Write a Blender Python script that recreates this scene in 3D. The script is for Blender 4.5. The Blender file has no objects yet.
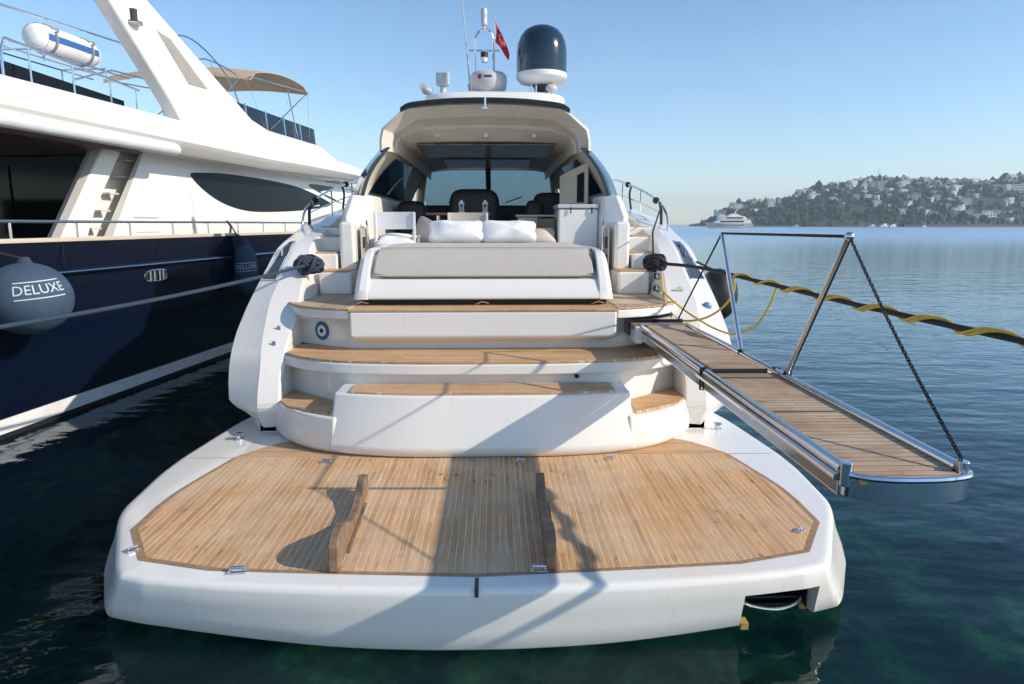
import bpy, bmesh, math, random
from mathutils import Vector, Matrix, noise
R = math.radians
random.seed(7)
scene = bpy.context.scene
COL = scene.collection

# ------------------------------------------------------------------ camera, light, exposure
CAM = Vector((0.11, 0.0, 2.5))
cam = bpy.data.cameras.new('camera'); camo = bpy.data.objects.new('camera', cam); COL.objects.link(camo)
cam.lens = 683/1024*36; cam.sensor_width = 36; cam.clip_end = 20000; cam.clip_start = 0.05
camo.location = CAM; camo.rotation_euler = (R(90-9.8), 0, R(-1.47))
scene.camera = camo
SUN = Vector((1.75, -0.62, 1.0)).normalized()
elev = math.asin(SUN.z); azim = math.atan2(SUN.x, SUN.y)
world = bpy.data.worlds.new('World'); scene.world = world; world.use_nodes = True
wn = world.node_tree; bg = wn.nodes['Background']; bg.inputs['Strength'].default_value = 0.15
sky = wn.nodes.new('ShaderNodeTexSky'); sky.sky_type = 'NISHITA'; sky.sun_disc = False
sky.sun_elevation = elev; sky.sun_rotation = azim; sky.altitude = 0
sky.air_density = 1.15; sky.dust_density = 0.12; sky.ozone_density = 3.0
def wmix(mode, fac, a, b):
    n = wn.nodes.new('ShaderNodeMix'); n.data_type = 'RGBA'; n.blend_type = mode
    for sck, x in ((n.inputs[0], fac), (n.inputs[6], a), (n.inputs[7], b)):
        if isinstance(x, (int, float)): sck.default_value = x
        elif isinstance(x, tuple): sck.default_value = (*x, 1)
        else: wn.links.new(x, sck)
    return n.outputs[2]
wtc = wn.nodes.new('ShaderNodeTexCoord'); wsx = wn.nodes.new('ShaderNodeSeparateXYZ'); wn.links.new(wtc.outputs['Generated'], wsx.inputs[0])
wr = wn.nodes.new('ShaderNodeMapRange'); wn.links.new(wsx.outputs[2], wr.inputs[0]); wr.inputs[1].default_value = 0.0; wr.inputs[2].default_value = .30
tintc = wmix('MIX', wr.outputs[0], (1.0, 1.06, 1.22), (.87, .95, 1.03))
skyc = wmix('MULTIPLY', 1.0, sky.outputs[0], tintc)
wmp = wn.nodes.new('ShaderNodeMapping'); wmp.inputs['Scale'].default_value = (1.2, 1.2, 7); wmp.inputs['Rotation'].default_value = (0, R(8), 0); wn.links.new(wtc.outputs['Generated'], wmp.inputs[0])
wnz = wn.nodes.new('ShaderNodeTexNoise'); wnz.inputs['Scale'].default_value = 2.2; wnz.inputs['Detail'].default_value = 6; wnz.inputs['Roughness'].default_value = .62; wn.links.new(wmp.outputs[0], wnz.inputs['Vector'])
wr2 = wn.nodes.new('ShaderNodeMapRange'); wn.links.new(wnz.outputs[0], wr2.inputs[0]); wr2.inputs[1].default_value = .48; wr2.inputs[2].default_value = .80; wr2.inputs[4].default_value = .07
wn.links.new(wmix('MIX', wr2.outputs[0], skyc, (5.2, 5.8, 6.4)), bg.inputs[0])
sd = bpy.data.lights.new('sun', 'SUN'); sd.energy = 4.2; sd.angle = R(0.55); sd.color = (1, .89, .74)
so = bpy.data.objects.new('sun', sd); COL.objects.link(so); so.location = (20, -10, 30)
so.rotation_euler = (-SUN).to_track_quat('-Z', 'Y').to_euler()
scene.view_settings.view_transform = 'Standard'; scene.view_settings.look = 'None'
scene.view_settings.exposure = 0.2; scene.view_settings.gamma = 1
scene.render.resolution_x = 1024; scene.render.resolution_y = 684
scene.cycles.max_bounces = 8; scene.cycles.transparent_max_bounces = 12
scene.cycles.volume_bounces = 0

# ------------------------------------------------------------------ materials
def new_mat(name):
    m = bpy.data.materials.new(name); m.use_nodes = True
    return m, m.node_tree.nodes, m.node_tree.links, m.node_tree.nodes['Principled BSDF']
def nd(N, t, **k):
    n = N.new(t)
    for a, b in k.items():
        if a.startswith('i_'):
            n.inputs[a[2:].replace('_', ' ')].default_value = b
        else: setattr(n, a, b)
    return n
def math_(N, Lk, op, a, b=None):
    n = N.new('ShaderNodeMath'); n.operation = op
    for i, x in enumerate((a, b)):
        if x is None: continue
        if isinstance(x, (int, float)): n.inputs[i].default_value = x
        else: Lk.new(x, n.inputs[i])
    return n.outputs[0]
def ramp(N, Lk, fac, stops):
    n = N.new('ShaderNodeValToRGB'); e = n.color_ramp.elements
    while len(e) < len(stops): e.new(0.5)
    for i, (p, c) in enumerate(stops): e[i].position = p; e[i].color = (*c, 1) if len(c) == 3 else c
    Lk.new(fac, n.inputs[0]); return n.outputs[0]
def mixc(N, Lk, fac, a, b, mode='MIX'):
    n = N.new('ShaderNodeMix'); n.data_type = 'RGBA'; n.blend_type = mode
    for s, x in ((n.inputs[0], fac), (n.inputs[6], a), (n.inputs[7], b)):
        if isinstance(x, (int, float)): s.default_value = x
        elif isinstance(x, tuple): s.default_value = (*x, 1)
        else: Lk.new(x, s)
    return n.outputs[2]
def simple(name, col, rough=.4, metal=0, coat=0, var=.06, vscale=3., bump=0, bscale=40., spec=.5, sheen=0, alpha=None):
    m, N, Lk, P = new_mat(name)
    P.inputs['Roughness'].default_value = rough; P.inputs['Metallic'].default_value = metal
    P.inputs['Coat Weight'].default_value = coat; P.inputs['Coat Roughness'].default_value = .04
    P.inputs['Specular IOR Level'].default_value = spec
    if sheen: P.inputs['Sheen Weight'].default_value = sheen
    tc = nd(N, 'ShaderNodeTexCoord')
    nz = nd(N, 'ShaderNodeTexNoise', i_Scale=vscale, i_Detail=6., i_Roughness=.6); Lk.new(tc.outputs['Object'], nz.inputs['Vector'])
    d = tuple(c*(1-var*2) for c in col)
    c = ramp(N, Lk, nz.outputs[0], [(.3, d), (.62, col)])
    Lk.new(c, P.inputs['Base Color'])
    r = N.new('ShaderNodeMapRange'); Lk.new(nz.outputs[0], r.inputs[0])
    r.inputs[3].default_value = rough*.8; r.inputs[4].default_value = min(1, rough*1.25); Lk.new(r.outputs[0], P.inputs['Roughness'])
    if bump:
        b = nd(N, 'ShaderNodeBump', i_Strength=bump, i_Distance=.01)
        nb = nd(N, 'ShaderNodeTexNoise', i_Scale=bscale, i_Detail=4.); Lk.new(tc.outputs['Object'], nb.inputs['Vector'])
        Lk.new(nb.outputs[0], b.inputs['Height']); Lk.new(b.outputs[0], P.inputs['Normal'])
    return m
def gelcoat(name, col):
    m, N, Lk, P = new_mat(name)
    P.inputs['Coat Weight'].default_value = .5; P.inputs['Coat Roughness'].default_value = .06
    tc = nd(N, 'ShaderNodeTexCoord')
    n1 = nd(N, 'ShaderNodeTexNoise', i_Scale=.9, i_Detail=7., i_Roughness=.62); Lk.new(tc.outputs['Object'], n1.inputs['Vector'])
    mp = nd(N, 'ShaderNodeMapping'); mp.inputs['Scale'].default_value = (9, 9, .9); Lk.new(tc.outputs['Object'], mp.inputs[0])
    n2 = nd(N, 'ShaderNodeTexNoise', i_Scale=1.6, i_Detail=5.); Lk.new(mp.outputs[0], n2.inputs['Vector'])
    c = ramp(N, Lk, n1.outputs[0], [(.25, tuple(x*y for x, y in zip(col, (.975, .97, .96)))), (.6, col)])
    c2 = ramp(N, Lk, n2.outputs[0], [(.24, (.92, .89, .84)), (.40, (1, 1, 1))])
    Lk.new(mixc(N, Lk, .6, c, c2, 'MULTIPLY'), P.inputs['Base Color'])
    r = N.new('ShaderNodeMapRange'); Lk.new(n1.outputs[0], r.inputs[0]); r.inputs[3].default_value = .13; r.inputs[4].default_value = .32
    Lk.new(r.outputs[0], P.inputs['Roughness'])
    return m
def teak(name, along='Y', w=.046, light=(.70, .405, .192), dark=(.45, .25, .115), grey=(.70, .54, .38), caulk=(.80, .66, .48), greyamt=.42, cw=.062, seg=3.2):
    m, N, Lk, P = new_mat(name)
    P.inputs['Specular IOR Level'].default_value = .3
    tc = nd(N, 'ShaderNodeTexCoord'); sx = nd(N, 'ShaderNodeSeparateXYZ'); Lk.new(tc.outputs['Object'], sx.inputs[0])
    ac, al = (sx.outputs[0], sx.outputs[1]) if along == 'Y' else (sx.outputs[1], sx.outputs[0])
    a = math_(N, Lk, 'DIVIDE', ac, w); idx = math_(N, Lk, 'FLOOR', a); fr = math_(N, Lk, 'FRACT', a)
    e = math_(N, Lk, 'ABSOLUTE', math_(N, Lk, 'SUBTRACT', fr, .5)); cm = math_(N, Lk, 'GREATER_THAN', e, .5-cw)
    wn1 = nd(N, 'ShaderNodeTexWhiteNoise', noise_dimensions='1D'); Lk.new(idx, wn1.inputs['W'])
    l = math_(N, Lk, 'ADD', math_(N, Lk, 'DIVIDE', al, seg), math_(N, Lk, 'MULTIPLY', wn1.outputs[0], 7.3))
    li = math_(N, Lk, 'FLOOR', l); lf = math_(N, Lk, 'FRACT', l)
    butt = math_(N, Lk, 'LESS_THAN', lf, .003/seg*1.2)
    cv = nd(N, 'ShaderNodeCombineXYZ'); Lk.new(idx, cv.inputs[0]); Lk.new(li, cv.inputs[1])
    wn2 = nd(N, 'ShaderNodeTexWhiteNoise', noise_dimensions='3D'); Lk.new(cv.outputs[0], wn2.inputs['Vector'])
    mp = nd(N, 'ShaderNodeMapping'); mp.inputs['Scale'].default_value = (60, 2.5, 20) if along == 'Y' else (2.5, 60, 20)
    Lk.new(tc.outputs['Object'], mp.inputs[0])
    off = nd(N, 'ShaderNodeVectorMath', operation='MULTIPLY_ADD'); Lk.new(wn2.outputs['Color'], off.inputs[0]); off.inputs[1].default_value = (9, 9, 9); Lk.new(mp.outputs[0], off.inputs[2])
    gr = nd(N, 'ShaderNodeTexNoise', i_Scale=1., i_Detail=6., i_Roughness=.65); Lk.new(off.outputs[0], gr.inputs['Vector'])
    base = ramp(N, Lk, gr.outputs[0], [(.3, dark), (.62, light)])
    vary = ramp(N, Lk, wn2.outputs[0], [(0, (.80, .77, .73)), (.5, (.97, .97, .97)), (1, (1.12, 1.10, 1.05))])
    base = mixc(N, Lk, 1., base, vary, 'MULTIPLY')
    bl = nd(N, 'ShaderNodeTexNoise', i_Scale=1.7, i_Detail=5., i_Roughness=.6); Lk.new(tc.outputs['Object'], bl.inputs['Vector'])
    gm = math_(N, Lk, 'MULTIPLY', ramp(N, Lk, bl.outputs[0], [(.42, (0, 0, 0)), (.60, (1, 1, 1))]), greyamt)
    base = mixc(N, Lk, gm, base, grey)
    mp2 = nd(N, 'ShaderNodeMapping'); mp2.inputs['Scale'].default_value = (26, 6, 5) if along == 'Y' else (6, 26, 5); Lk.new(tc.outputs['Object'], mp2.inputs[0])
    st = nd(N, 'ShaderNodeTexNoise', i_Scale=1., i_Detail=3.); Lk.new(mp2.outputs[0], st.inputs['Vector'])
    sm = ramp(N, Lk, st.outputs[0], [(.625, (0, 0, 0)), (.68, (.7, .7, .7))])
    bm = nd(N, 'ShaderNodeTexNoise', i_Scale=.9, i_Detail=2.); Lk.new(off.outputs[0] if False else tc.outputs['Object'], bm.inputs['Vector'])
    sm = math_(N, Lk, 'MULTIPLY', sm, ramp(N, Lk, bm.outputs[0], [(.50, (0, 0, 0)), (.62, (1, 1, 1))]))
    base = mixc(N, Lk, sm, base, (.12, .07, .04))
    cl = nd(N, 'ShaderNodeTexNoise', i_Scale=6., i_Detail=3.); Lk.new(tc.outputs['Object'], cl.inputs['Vector'])
    ccol = ramp(N, Lk, cl.outputs[0], [(.3, tuple(x*.6 for x in caulk)), (.6, caulk)])
    base = mixc(N, Lk, math_(N, Lk, 'MAXIMUM', cm, butt), base, ccol)
    Lk.new(base, P.inputs['Base Color'])
    r = N.new('ShaderNodeMapRange'); Lk.new(gr.outputs[0], r.inputs[0]); r.inputs[3].default_value = .5; r.inputs[4].default_value = .75; Lk.new(r.outputs[0], P.inputs['Roughness'])
    b = nd(N, 'ShaderNodeBump', i_Strength=.35, i_Distance=.003)
    h = math_(N, Lk, 'SUBTRACT', gr.outputs[0], math_(N, Lk, 'MULTIPLY', cm, .8)); Lk.new(h, b.inputs['Height']); Lk.new(b.outputs[0], P.inputs['Normal'])
    return m
def glass(name, tint, refl=.06, rough=.02):
    m = bpy.data.materials.new(name); m.use_nodes = True; N = m.node_tree.nodes; Lk = m.node_tree.links
    N.remove(N['Principled BSDF']); out = N['Material Output']
    t = nd(N, 'ShaderNodeBsdfTransparent'); t.inputs[0].default_value = (*tint, 1)
    g = nd(N, 'ShaderNodeBsdfGlossy', i_Roughness=rough); fr = nd(N, 'ShaderNodeFresnel', i_IOR=1.5)
    mx = nd(N, 'ShaderNodeMixShader'); f = math_(N, Lk, 'ADD', fr.outputs[0], refl-.04)
    Lk.new(f, mx.inputs[0]); Lk.new(t.outputs[0], mx.inputs[1]); Lk.new(g.outputs[0], mx.inputs[2]); Lk.new(mx.outputs[0], out.inputs[0])
    return m
def rope_mat(name, c1, c2, scale=60):
    m, N, Lk, P = new_mat(name); P.inputs['Roughness'].default_value = .7
    tc = nd(N, 'ShaderNodeTexCoord'); w = nd(N, 'ShaderNodeTexWave', i_Scale=scale, i_Distortion=2., bands_direction='DIAGONAL'); Lk.new(tc.outputs['Object'], w.inputs['Vector'])
    Lk.new(ramp(N, Lk, w.outputs[0], [(.2, c1), (.8, c2)]), P.inputs['Base Color'])
    b = nd(N, 'ShaderNodeBump', i_Strength=.6, i_Distance=.004); Lk.new(w.outputs[0], b.inputs['Height']); Lk.new(b.outputs[0], P.inputs['Normal'])
    return m

M = {}
M['gel'] = gelcoat('white_gelcoat', (.80, .785, .75))
M['gel2'] = gelcoat('bright_white_gelcoat', (.83, .80, .75))
M['cream'] = simple('cream_gelcoat', (.66, .57, .45), .35, coat=.3)
M['liner'] = simple('cream_headliner', (.74, .66, .55), .5)
M['ceil'] = simple('grey_glossy_headliner', (.20, .18, .155), .3, coat=.1, var=.35, vscale=6)
M['teak'] = teak('teak_planks_lengthwise', 'Y')
M['teakx'] = teak('teak_planks_crosswise', 'X', w=.05, light=(.60, .35, .165), greyamt=.2, seg=.9)
M['teakdk'] = teak('grey_weathered_teak', 'Y', w=.05, light=(.44, .33, .22), dark=(.27, .19, .12), greyamt=.6)
M['teakgang'] = teak('gangway_planks', 'X', w=.055, light=(.46, .31, .185), dark=(.28, .175, .095), greyamt=.45, caulk=(.17, .12, .08), cw=.06, seg=2.)
M['wood'] = simple('bare_weathered_wood', (.27, .175, .105), .6, var=.25, vscale=14, bump=.4, bscale=60)
M['edgewood'] = simple('teak_margin', (.40, .25, .13), .55, var=.2, vscale=20, bump=.2)
M['dwood'] = simple('dark_red_wood', (.13, .055, .03), .3, coat=.4, var=.2)
M['chrome'] = simple('polished_steel', (.72, .72, .73), .12, metal=1, var=.05, vscale=8)
M['brushed'] = simple('brushed_aluminium', (.50, .50, .51), .3, metal=1, var=.12, vscale=12)
M['black'] = simple('black_rubber_and_shade', (.012, .012, .013), .5)  # also the painted shade in the ladder recess and sunpad gap
M['blackgl'] = simple('black_gloss', (.012, .012, .014), .12, coat=.5)
M['navy'] = simple('navy_hull_paint', (.003, .007, .024), .10, coat=.4, var=.12, vscale=.6)
M['anti'] = simple('dark_antifouling', (.01, .011, .014), .7)
M['dglass'] = simple('dark_window_glass', (.010, .013, .018), .12, coat=0, var=.15, vscale=1., spec=.08)
M['blueglass'] = simple('blue_black_window_glass', (.012, .032, .062), .06, coat=.3)
M['wind'] = glass('tinted_windscreen', (.20, .30, .37), .08)
M['smoke'] = glass('smoked_perspex', (.28, .33, .36), .08)
M['gfabric'] = simple('grey_outdoor_fabric', (.53, .485, .425), .9, var=.035, vscale=9, bump=.5, bscale=260, sheen=.2)
M['wfabric'] = simple('white_cotton', (.80, .80, .80), .9, var=.04, vscale=6, bump=.25, bscale=14, sheen=.2)
M['beigefab'] = simple('beige_cotton', (.62, .55, .47), .9, bump=.3, bscale=20)
M['canvas'] = simple('white_canvas', (.74, .75, .76), .85, var=.05, bump=.2, bscale=200)
M['tan'] = simple('tan_bimini_cloth', (.50, .38, .25), .9, var=.06)
M['seat'] = simple('dark_brown_leather', (.035, .028, .024), .5)
M['greyf'] = simple('grey_upholstery', (.22, .22, .23), .8)
M['navyrope'] = rope_mat('navy_rope', (.012, .018, .04), (.06, .08, .13))
M['bluerope'] = rope_mat('blue_grey_rope', (.012, .025, .050), (.042, .072, .12))
M['blackrope'] = rope_mat('black_rope', (.006, .006, .007), (.03, .03, .03))
M['yellow'] = simple('yellow_cable', (.74, .48, .05), .45, var=.15, vscale=10)
M['fender'] = simple('blue_grey_cloth_and_shade', (.045, .085, .14), .85, var=.12, vscale=5, bump=.3, bscale=180)  # also the painted shade of the hawse sheets
M['ltext'] = simple('pale_grey_lettering', (.55, .6, .64), .7)
M['red'] = simple('red_flag_cloth', (.55, .02, .025), .8)
M['white'] = simple('plain_white', (.8, .8, .8), .5)
M['dome'] = simple('blue_black_dome', (.012, .026, .042), .16, coat=.5)
M['orange'] = simple('yellow_block', (.45, .30, .08), .6, var=.25, vscale=30)
M['blue'] = simple('blue_enamel', (.01, .12, .30), .3, coat=.3)
M['lblue'] = simple('blue_band', (.03, .12, .35), .5)
M['pvc'] = simple('pale_plastic', (.55, .56, .57), .3)
M['beigec'] = simple('beige_cushion', (.42, .33, .23), .9)
M['archrec'] = simple('arch_recess_shade_grey', (.36, .33, .29), .5)  # shade of the arch recess put into a flat colour
M['sal'] = simple('unlit_saloon_glass', (.006, .006, .007), .12, spec=.25)
M['greydk'] = simple('dark_matt_grey', (.05, .05, .05), .7)  # even dark grey of seams, slots and fittings

# ------------------------------------------------------------------ object helpers
WM = {}
def wmat(o): return WM.get(o.name, Matrix())
def thing(name, label, cat, loc=(0, 0, 0), rotz=0, group=None):
    o = bpy.data.objects.new(name, None); COL.objects.link(o); o.empty_display_size = .2
    o.location = loc; o.rotation_euler = (0, 0, rotz); o['label'] = label; o['category'] = cat
    if group: o['group'] = group
    WM[o.name] = Matrix.Translation(loc) @ Matrix.Rotation(rotz, 4, 'Z')
    return o
def tag(o, label, cat, group=None):
    o['label'] = label; o['category'] = cat
    if group: o['group'] = group
    return o
class MB:
    def __init__(s): s.b = bmesh.new()
    def faces(s, verts, faces):
        vs = [s.b.verts.new(v) for v in verts]
        for f in faces:
            try: s.b.faces.new([vs[i] for i in f])
            except ValueError: pass
        return s
    def box(s, x0, x1, y0, y1, z0, z1, rot=None, c=None):
        v = [(x, y, z) for x in (x0, x1) for y in (y0, y1) for z in (z0, z1)]
        if rot is not None:
            c = Vector(c or ((x0+x1)/2, (y0+y1)/2, (z0+z1)/2)); v = [tuple(rot @ (Vector(p)-c)+c) for p in v]
        return s.faces(v, [(0, 1, 3, 2), (4, 6, 7, 5), (0, 4, 5, 1), (2, 3, 7, 6), (0, 2, 6, 4), (1, 5, 7, 3)])
    def prism(s, poly, z0, z1):
        n = len(poly); v = [(x, y, z0) for x, y in poly]+[(x, y, z1) for x, y in poly]
        return s.faces(v, [tuple(range(n))[::-1], tuple(range(n, 2*n))]+[(i, (i+1) % n, n+(i+1) % n, n+i) for i in range(n)])
    def prismx(s, poly, x0, x1):            # poly in (y, z), extruded along x
        n = len(poly); v = [(x0, y, z) for y, z in poly]+[(x1, y, z) for y, z in poly]
        return s.faces(v, [tuple(range(n)), tuple(range(n, 2*n))[::-1]]+[(i, n+i, n+(i+1) % n, (i+1) % n) for i in range(n)])
    def loft(s, rings, closed=True, cap0=True, cap1=True):
        n = len(rings[0]); v = [p for r in rings for p in r]; f = []
        for k in range(len(rings)-1):
            for i in range(n if closed else n-1):
                f.append((k*n+i, k*n+(i+1) % n, (k+1)*n+(i+1) % n, (k+1)*n+i))
        if cap0: f.append(tuple(range(n))[::-1])
        if cap1: f.append(tuple(range((len(rings)-1)*n, len(rings)*n)))
        return s.faces(v, f)
    def tube(s, pts, r, seg=8, closed=False, flat=1.):
        P = [Vector(p) for p in pts]; n = len(P); rings = []; up = None
        for i in range(n):
            a = P[(i-1) % n] if (closed or i > 0) else P[i]; b = P[(i+1) % n] if (closed or i < n-1) else P[i]
            t = (b-a).normalized()
            if up is None: up = Vector((0, 0, 1)) if abs(t.z) < .9 else Vector((0, 1, 0))
            sd = t.cross(up).normalized(); up = sd.cross(t).normalized()
            rr = r[i] if isinstance(r, (list, tuple)) else r
            rings.append([tuple(P[i]+(sd*math.cos(q)*rr+up*math.sin(q)*rr*flat)) for q in [2*math.pi*k/seg for k in range(seg)]])
        if closed: return s.loft(rings+[rings[0]], True, False, False)
        return s.loft(rings)
    def cyl(s, a, b, r, seg=16, r2=None):
        return s.tube([a, b], [r, r if r2 is None else r2], seg)
    def lathe(s, prof, c=(0, 0, 0), seg=24, axis='Z'):       # prof list of (r, z)
        rings = []
        for r, z in prof:
            ring = []
            for k in range(seg):
                q = 2*math.pi*k/seg; p = (r*math.cos(q), r*math.sin(q), z)
                if axis == 'Y': p = (p[0], z, p[1])
                if axis == 'X': p = (z, p[0], p[1])
                ring.append((c[0]+p[0], c[1]+p[1], c[2]+p[2]))
            rings.append(ring)
        return s.loft(rings)
    def ell(s, c, r, seg=24, rings=14, e=1., fn=None):
        rs = []
        for j in range(rings+1):
            t = -math.pi/2+math.pi*j/rings; cr = max(1e-4, math.cos(t)); zz = math.sin(t)
            def pw(x): return math.copysign(abs(x)**e, x)
            ring = []
            for k in range(seg):
                q = 2*math.pi*k/seg
                p = Vector((pw(math.cos(q))*pw(cr)*r[0], pw(math.sin(q))*pw(cr)*r[1], pw(zz)*r[2]))
                if fn: p = fn(p)
                ring.append((c[0]+p.x, c[1]+p.y, c[2]+p.z))
            rs.append(ring)
        return s.loft(rs)
    def build(s, name, mat, parent=None, bevel=0, seg=2, smooth=True, label=None, angle=35, subsurf=0, local=False):
        b = s.b
        bmesh.ops.remove_doubles(b, verts=b.verts, dist=1e-5)
        bmesh.ops.recalc_face_normals(b, faces=b.faces)
        me = bpy.data.meshes.new(name); b.to_mesh(me); b.free()
        o = bpy.data.objects.new(name, me); COL.objects.link(o); me.materials.append(mat)
        if parent:
            o.parent = parent
            if not local: o.matrix_parent_inverse = wmat(parent).inverted()
            else: WM[o.name] = wmat(parent)
        if smooth:
            for p in me.polygons: p.use_smooth = True
            me.set_sharp_from_angle(angle=R(angle))
        if subsurf:
            md = o.modifiers.new('subsurf', 'SUBSURF'); md.levels = md.render_levels = subsurf
        if bevel:
            md = o.modifiers.new('bevel', 'BEVEL'); md.width = bevel; md.segments = seg; md.limit_method = 'ANGLE'; md.angle_limit = R(30)
            md.harden_normals = True
        if label: o['label'] = label
        return o
def crv(pts, n=8, closed=False):           # catmull-rom through points (any dimension)
    P = [Vector(p) if len(p) == 3 else Vector((p[0], p[1], 0)) for p in pts]; out = []; m = len(P)
    for i in range(m if closed else m-1):
        p0 = P[(i-1) % m] if (closed or i > 0) else P[i]*2-P[i+1]
        p1 = P[i]; p2 = P[(i+1) % m]; p3 = P[(i+2) % m] if (closed or i+2 < m) else p2*2-p1
        for k in range(n):
            t = k/n
            out.append(.5*((2*p1)+(p2-p0)*t+(2*p0-5*p1+4*p2-p3)*t*t+(3*p1-p0-3*p2+p3)*t**3))
    if not closed: out.append(P[-1])
    return [tuple(v) if len(pts[0]) == 3 else (v.x, v.y) for v in out]
def lerp_fn(pts):
    def f(x):
        if x <= pts[0][0]: return pts[0][1]
        for (a, b), (c, d) in zip(pts, pts[1:]):
            if x <= c: return b+(d-b)*(x-a)/(c-a)
        return pts[-1][1]
    return f
def mirror(pts): return [(-x, *r) for x, *r in pts]

# ------------------------------------------------------------------ setting: water, seabed
def build_water():
    m = bpy.data.materials.new('sea_water'); m.use_nodes = True; N = m.node_tree.nodes; Lk = m.node_tree.links
    N.remove(N['Principled BSDF']); out = N['Material Output']
    tc = nd(N, 'ShaderNodeTexCoord')
    def nzs(sc, s, det, rot=0):
        mp = nd(N, 'ShaderNodeMapping'); mp.inputs['Scale'].default_value = sc; mp.inputs['Rotation'].default_value = (0, 0, R(rot)); Lk.new(tc.outputs['Object'], mp.inputs[0])
        n = nd(N, 'ShaderNodeTexNoise', i_Scale=s, i_Detail=det, i_Roughness=.55); Lk.new(mp.outputs[0], n.inputs['Vector']); return n.outputs[0]
    a = nzs((1, 1.9, 1), .55, 3., 12); b = nzs((1, 1.7, 1), 2.1, 3., -14); c = nzs((1, 1.4, 1), 6.5, 2., 30)
    big = nzs((1, 3, 1), .035, 3., 5)
    h = math_(N, Lk, 'ADD', math_(N, Lk, 'MULTIPLY', a, .42), math_(N, Lk, 'ADD', math_(N, Lk, 'MULTIPLY', b, .10), math_(N, Lk, 'MULTIPLY', c, .014)))
    st = math_(N, Lk, 'ADD', math_(N, Lk, 'MULTIPLY', big, .75), .1)
    bp = nd(N, 'ShaderNodeBump', i_Distance=.22); Lk.new(h, bp.inputs['Height']); Lk.new(st, bp.inputs['Strength'])
    sy_ = nd(N, 'ShaderNodeSeparateXYZ'); Lk.new(tc.outputs['Object'], sy_.inputs[0])
    rg = N.new('ShaderNodeMapRange'); Lk.new(sy_.outputs[1], rg.inputs[0]); rg.inputs[1].default_value = 12; rg.inputs[2].default_value = 160; rg.inputs[3].default_value = .03; rg.inputs[4].default_value = .27
    gl = nd(N, 'ShaderNodeBsdfGlossy'); Lk.new(rg.outputs[0], gl.inputs['Roughness']); gl.inputs[0].default_value = (.88, .94, 1, 1); Lk.new(bp.outputs[0], gl.inputs['Normal'])
    ge = nd(N, 'ShaderNodeNewGeometry'); dt = nd(N, 'ShaderNodeVectorMath', operation='DOT_PRODUCT'); Lk.new(ge.outputs['Incoming'], dt.inputs[0]); Lk.new(bp.outputs[0], dt.inputs[1])
    f1 = math_(N, Lk, 'SUBTRACT', 1., math_(N, Lk, 'ABSOLUTE', dt.outputs['Value'])); f1 = math_(N, Lk, 'MAXIMUM', f1, 0.)
    fres = math_(N, Lk, 'ADD', math_(N, Lk, 'MULTIPLY', math_(N, Lk, 'POWER', f1, 5.), .98), .02)
    tr = nd(N, 'ShaderNodeBsdfTransparent'); tr.inputs[0].default_value = (.26, .56, .54, 1)
    df = nd(N, 'ShaderNodeBsdfDiffuse'); df.inputs[0].default_value = (.0015, .014, .022, 1)
    m1 = nd(N, 'ShaderNodeMixShader'); m1.inputs[0].default_value = .34; Lk.new(tr.outputs[0], m1.inputs[1]); Lk.new(df.outputs[0], m1.inputs[2])
    m2 = nd(N, 'ShaderNodeMixShader'); Lk.new(fres, m2.inputs[0]); Lk.new(m1.outputs[0], m2.inputs[1]); Lk.new(gl.outputs[0], m2.inputs[2])
    Lk.new(m2.outputs[0], out.inputs[0])
    mb = MB(); mb.faces([(-3000, -600, 0), (3000, -600, 0), (3000, 3000, 0), (-3000, 3000, 0)], [(0, 1, 2, 3)])
    o = mb.build('water', m, smooth=False); o['kind'] = 'structure'
    # seabed with boulders
    m, N, Lk, P = new_mat('seabed'); P.inputs['Roughness'].default_value = .95
    tc = nd(N, 'ShaderNodeTexCoord')
    n1 = nd(N, 'ShaderNodeTexNoise', i_Scale=.9, i_Detail=8., i_Roughness=.7); Lk.new(tc.outputs['Object'], n1.inputs['Vector'])
    v = nd(N, 'ShaderNodeTexVoronoi', i_Scale=1.6); Lk.new(tc.outputs['Object'], v.inputs['Vector'])
    c1 = ramp(N, Lk, n1.outputs[0], [(.38, (.008, .03, .02)), (.50, (.05, .16, .08)), (.60, (.30, .42, .18)), (.70, (.60, .55, .33))])
    Lk.new(mixc(N, Lk, ramp(N, Lk, v.outputs[0], [(.1, (0, 0, 0)), (.6, (.6, .6, .6))]), c1, (.01, .03, .02)), P.inputs['Base Color'])
    mb = MB(); n = 70; x0, x1, y0, y1 = -14, 18, -6, 26; V = []; Fc = []
    for j in range(n+1):
        for i in range(n+1):
            x = x0+(x1-x0)*i/n; y = y0+(y1-y0)*j/n; e = min(1, min(i, n-i, j, n-j)/6)
            V.append((x, y, -3.6+e*(1.2*math.exp(-((x-3)/5)**2-((y-3)/5)**2)+.9*noise.noise(Vector((x*.5, y*.5, 3)))+.5*abs(noise.noise(Vector((x*1.6, y*1.6, 9)))))))
    for j in range(n):
        for i in range(n): Fc.append((j*(n+1)+i, j*(n+1)+i+1, (j+1)*(n+1)+i+1, (j+1)*(n+1)+i))
    mb.faces(V, Fc)
    mb.faces([(-3000, -600, -3.62), (3000, -600, -3.62), (3000, 3000, -3.62), (-3000, 3000, -3.62)], [(0, 1, 2, 3)])
    o = mb.build('seabed', m); o['kind'] = 'structure'
build_water()

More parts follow.
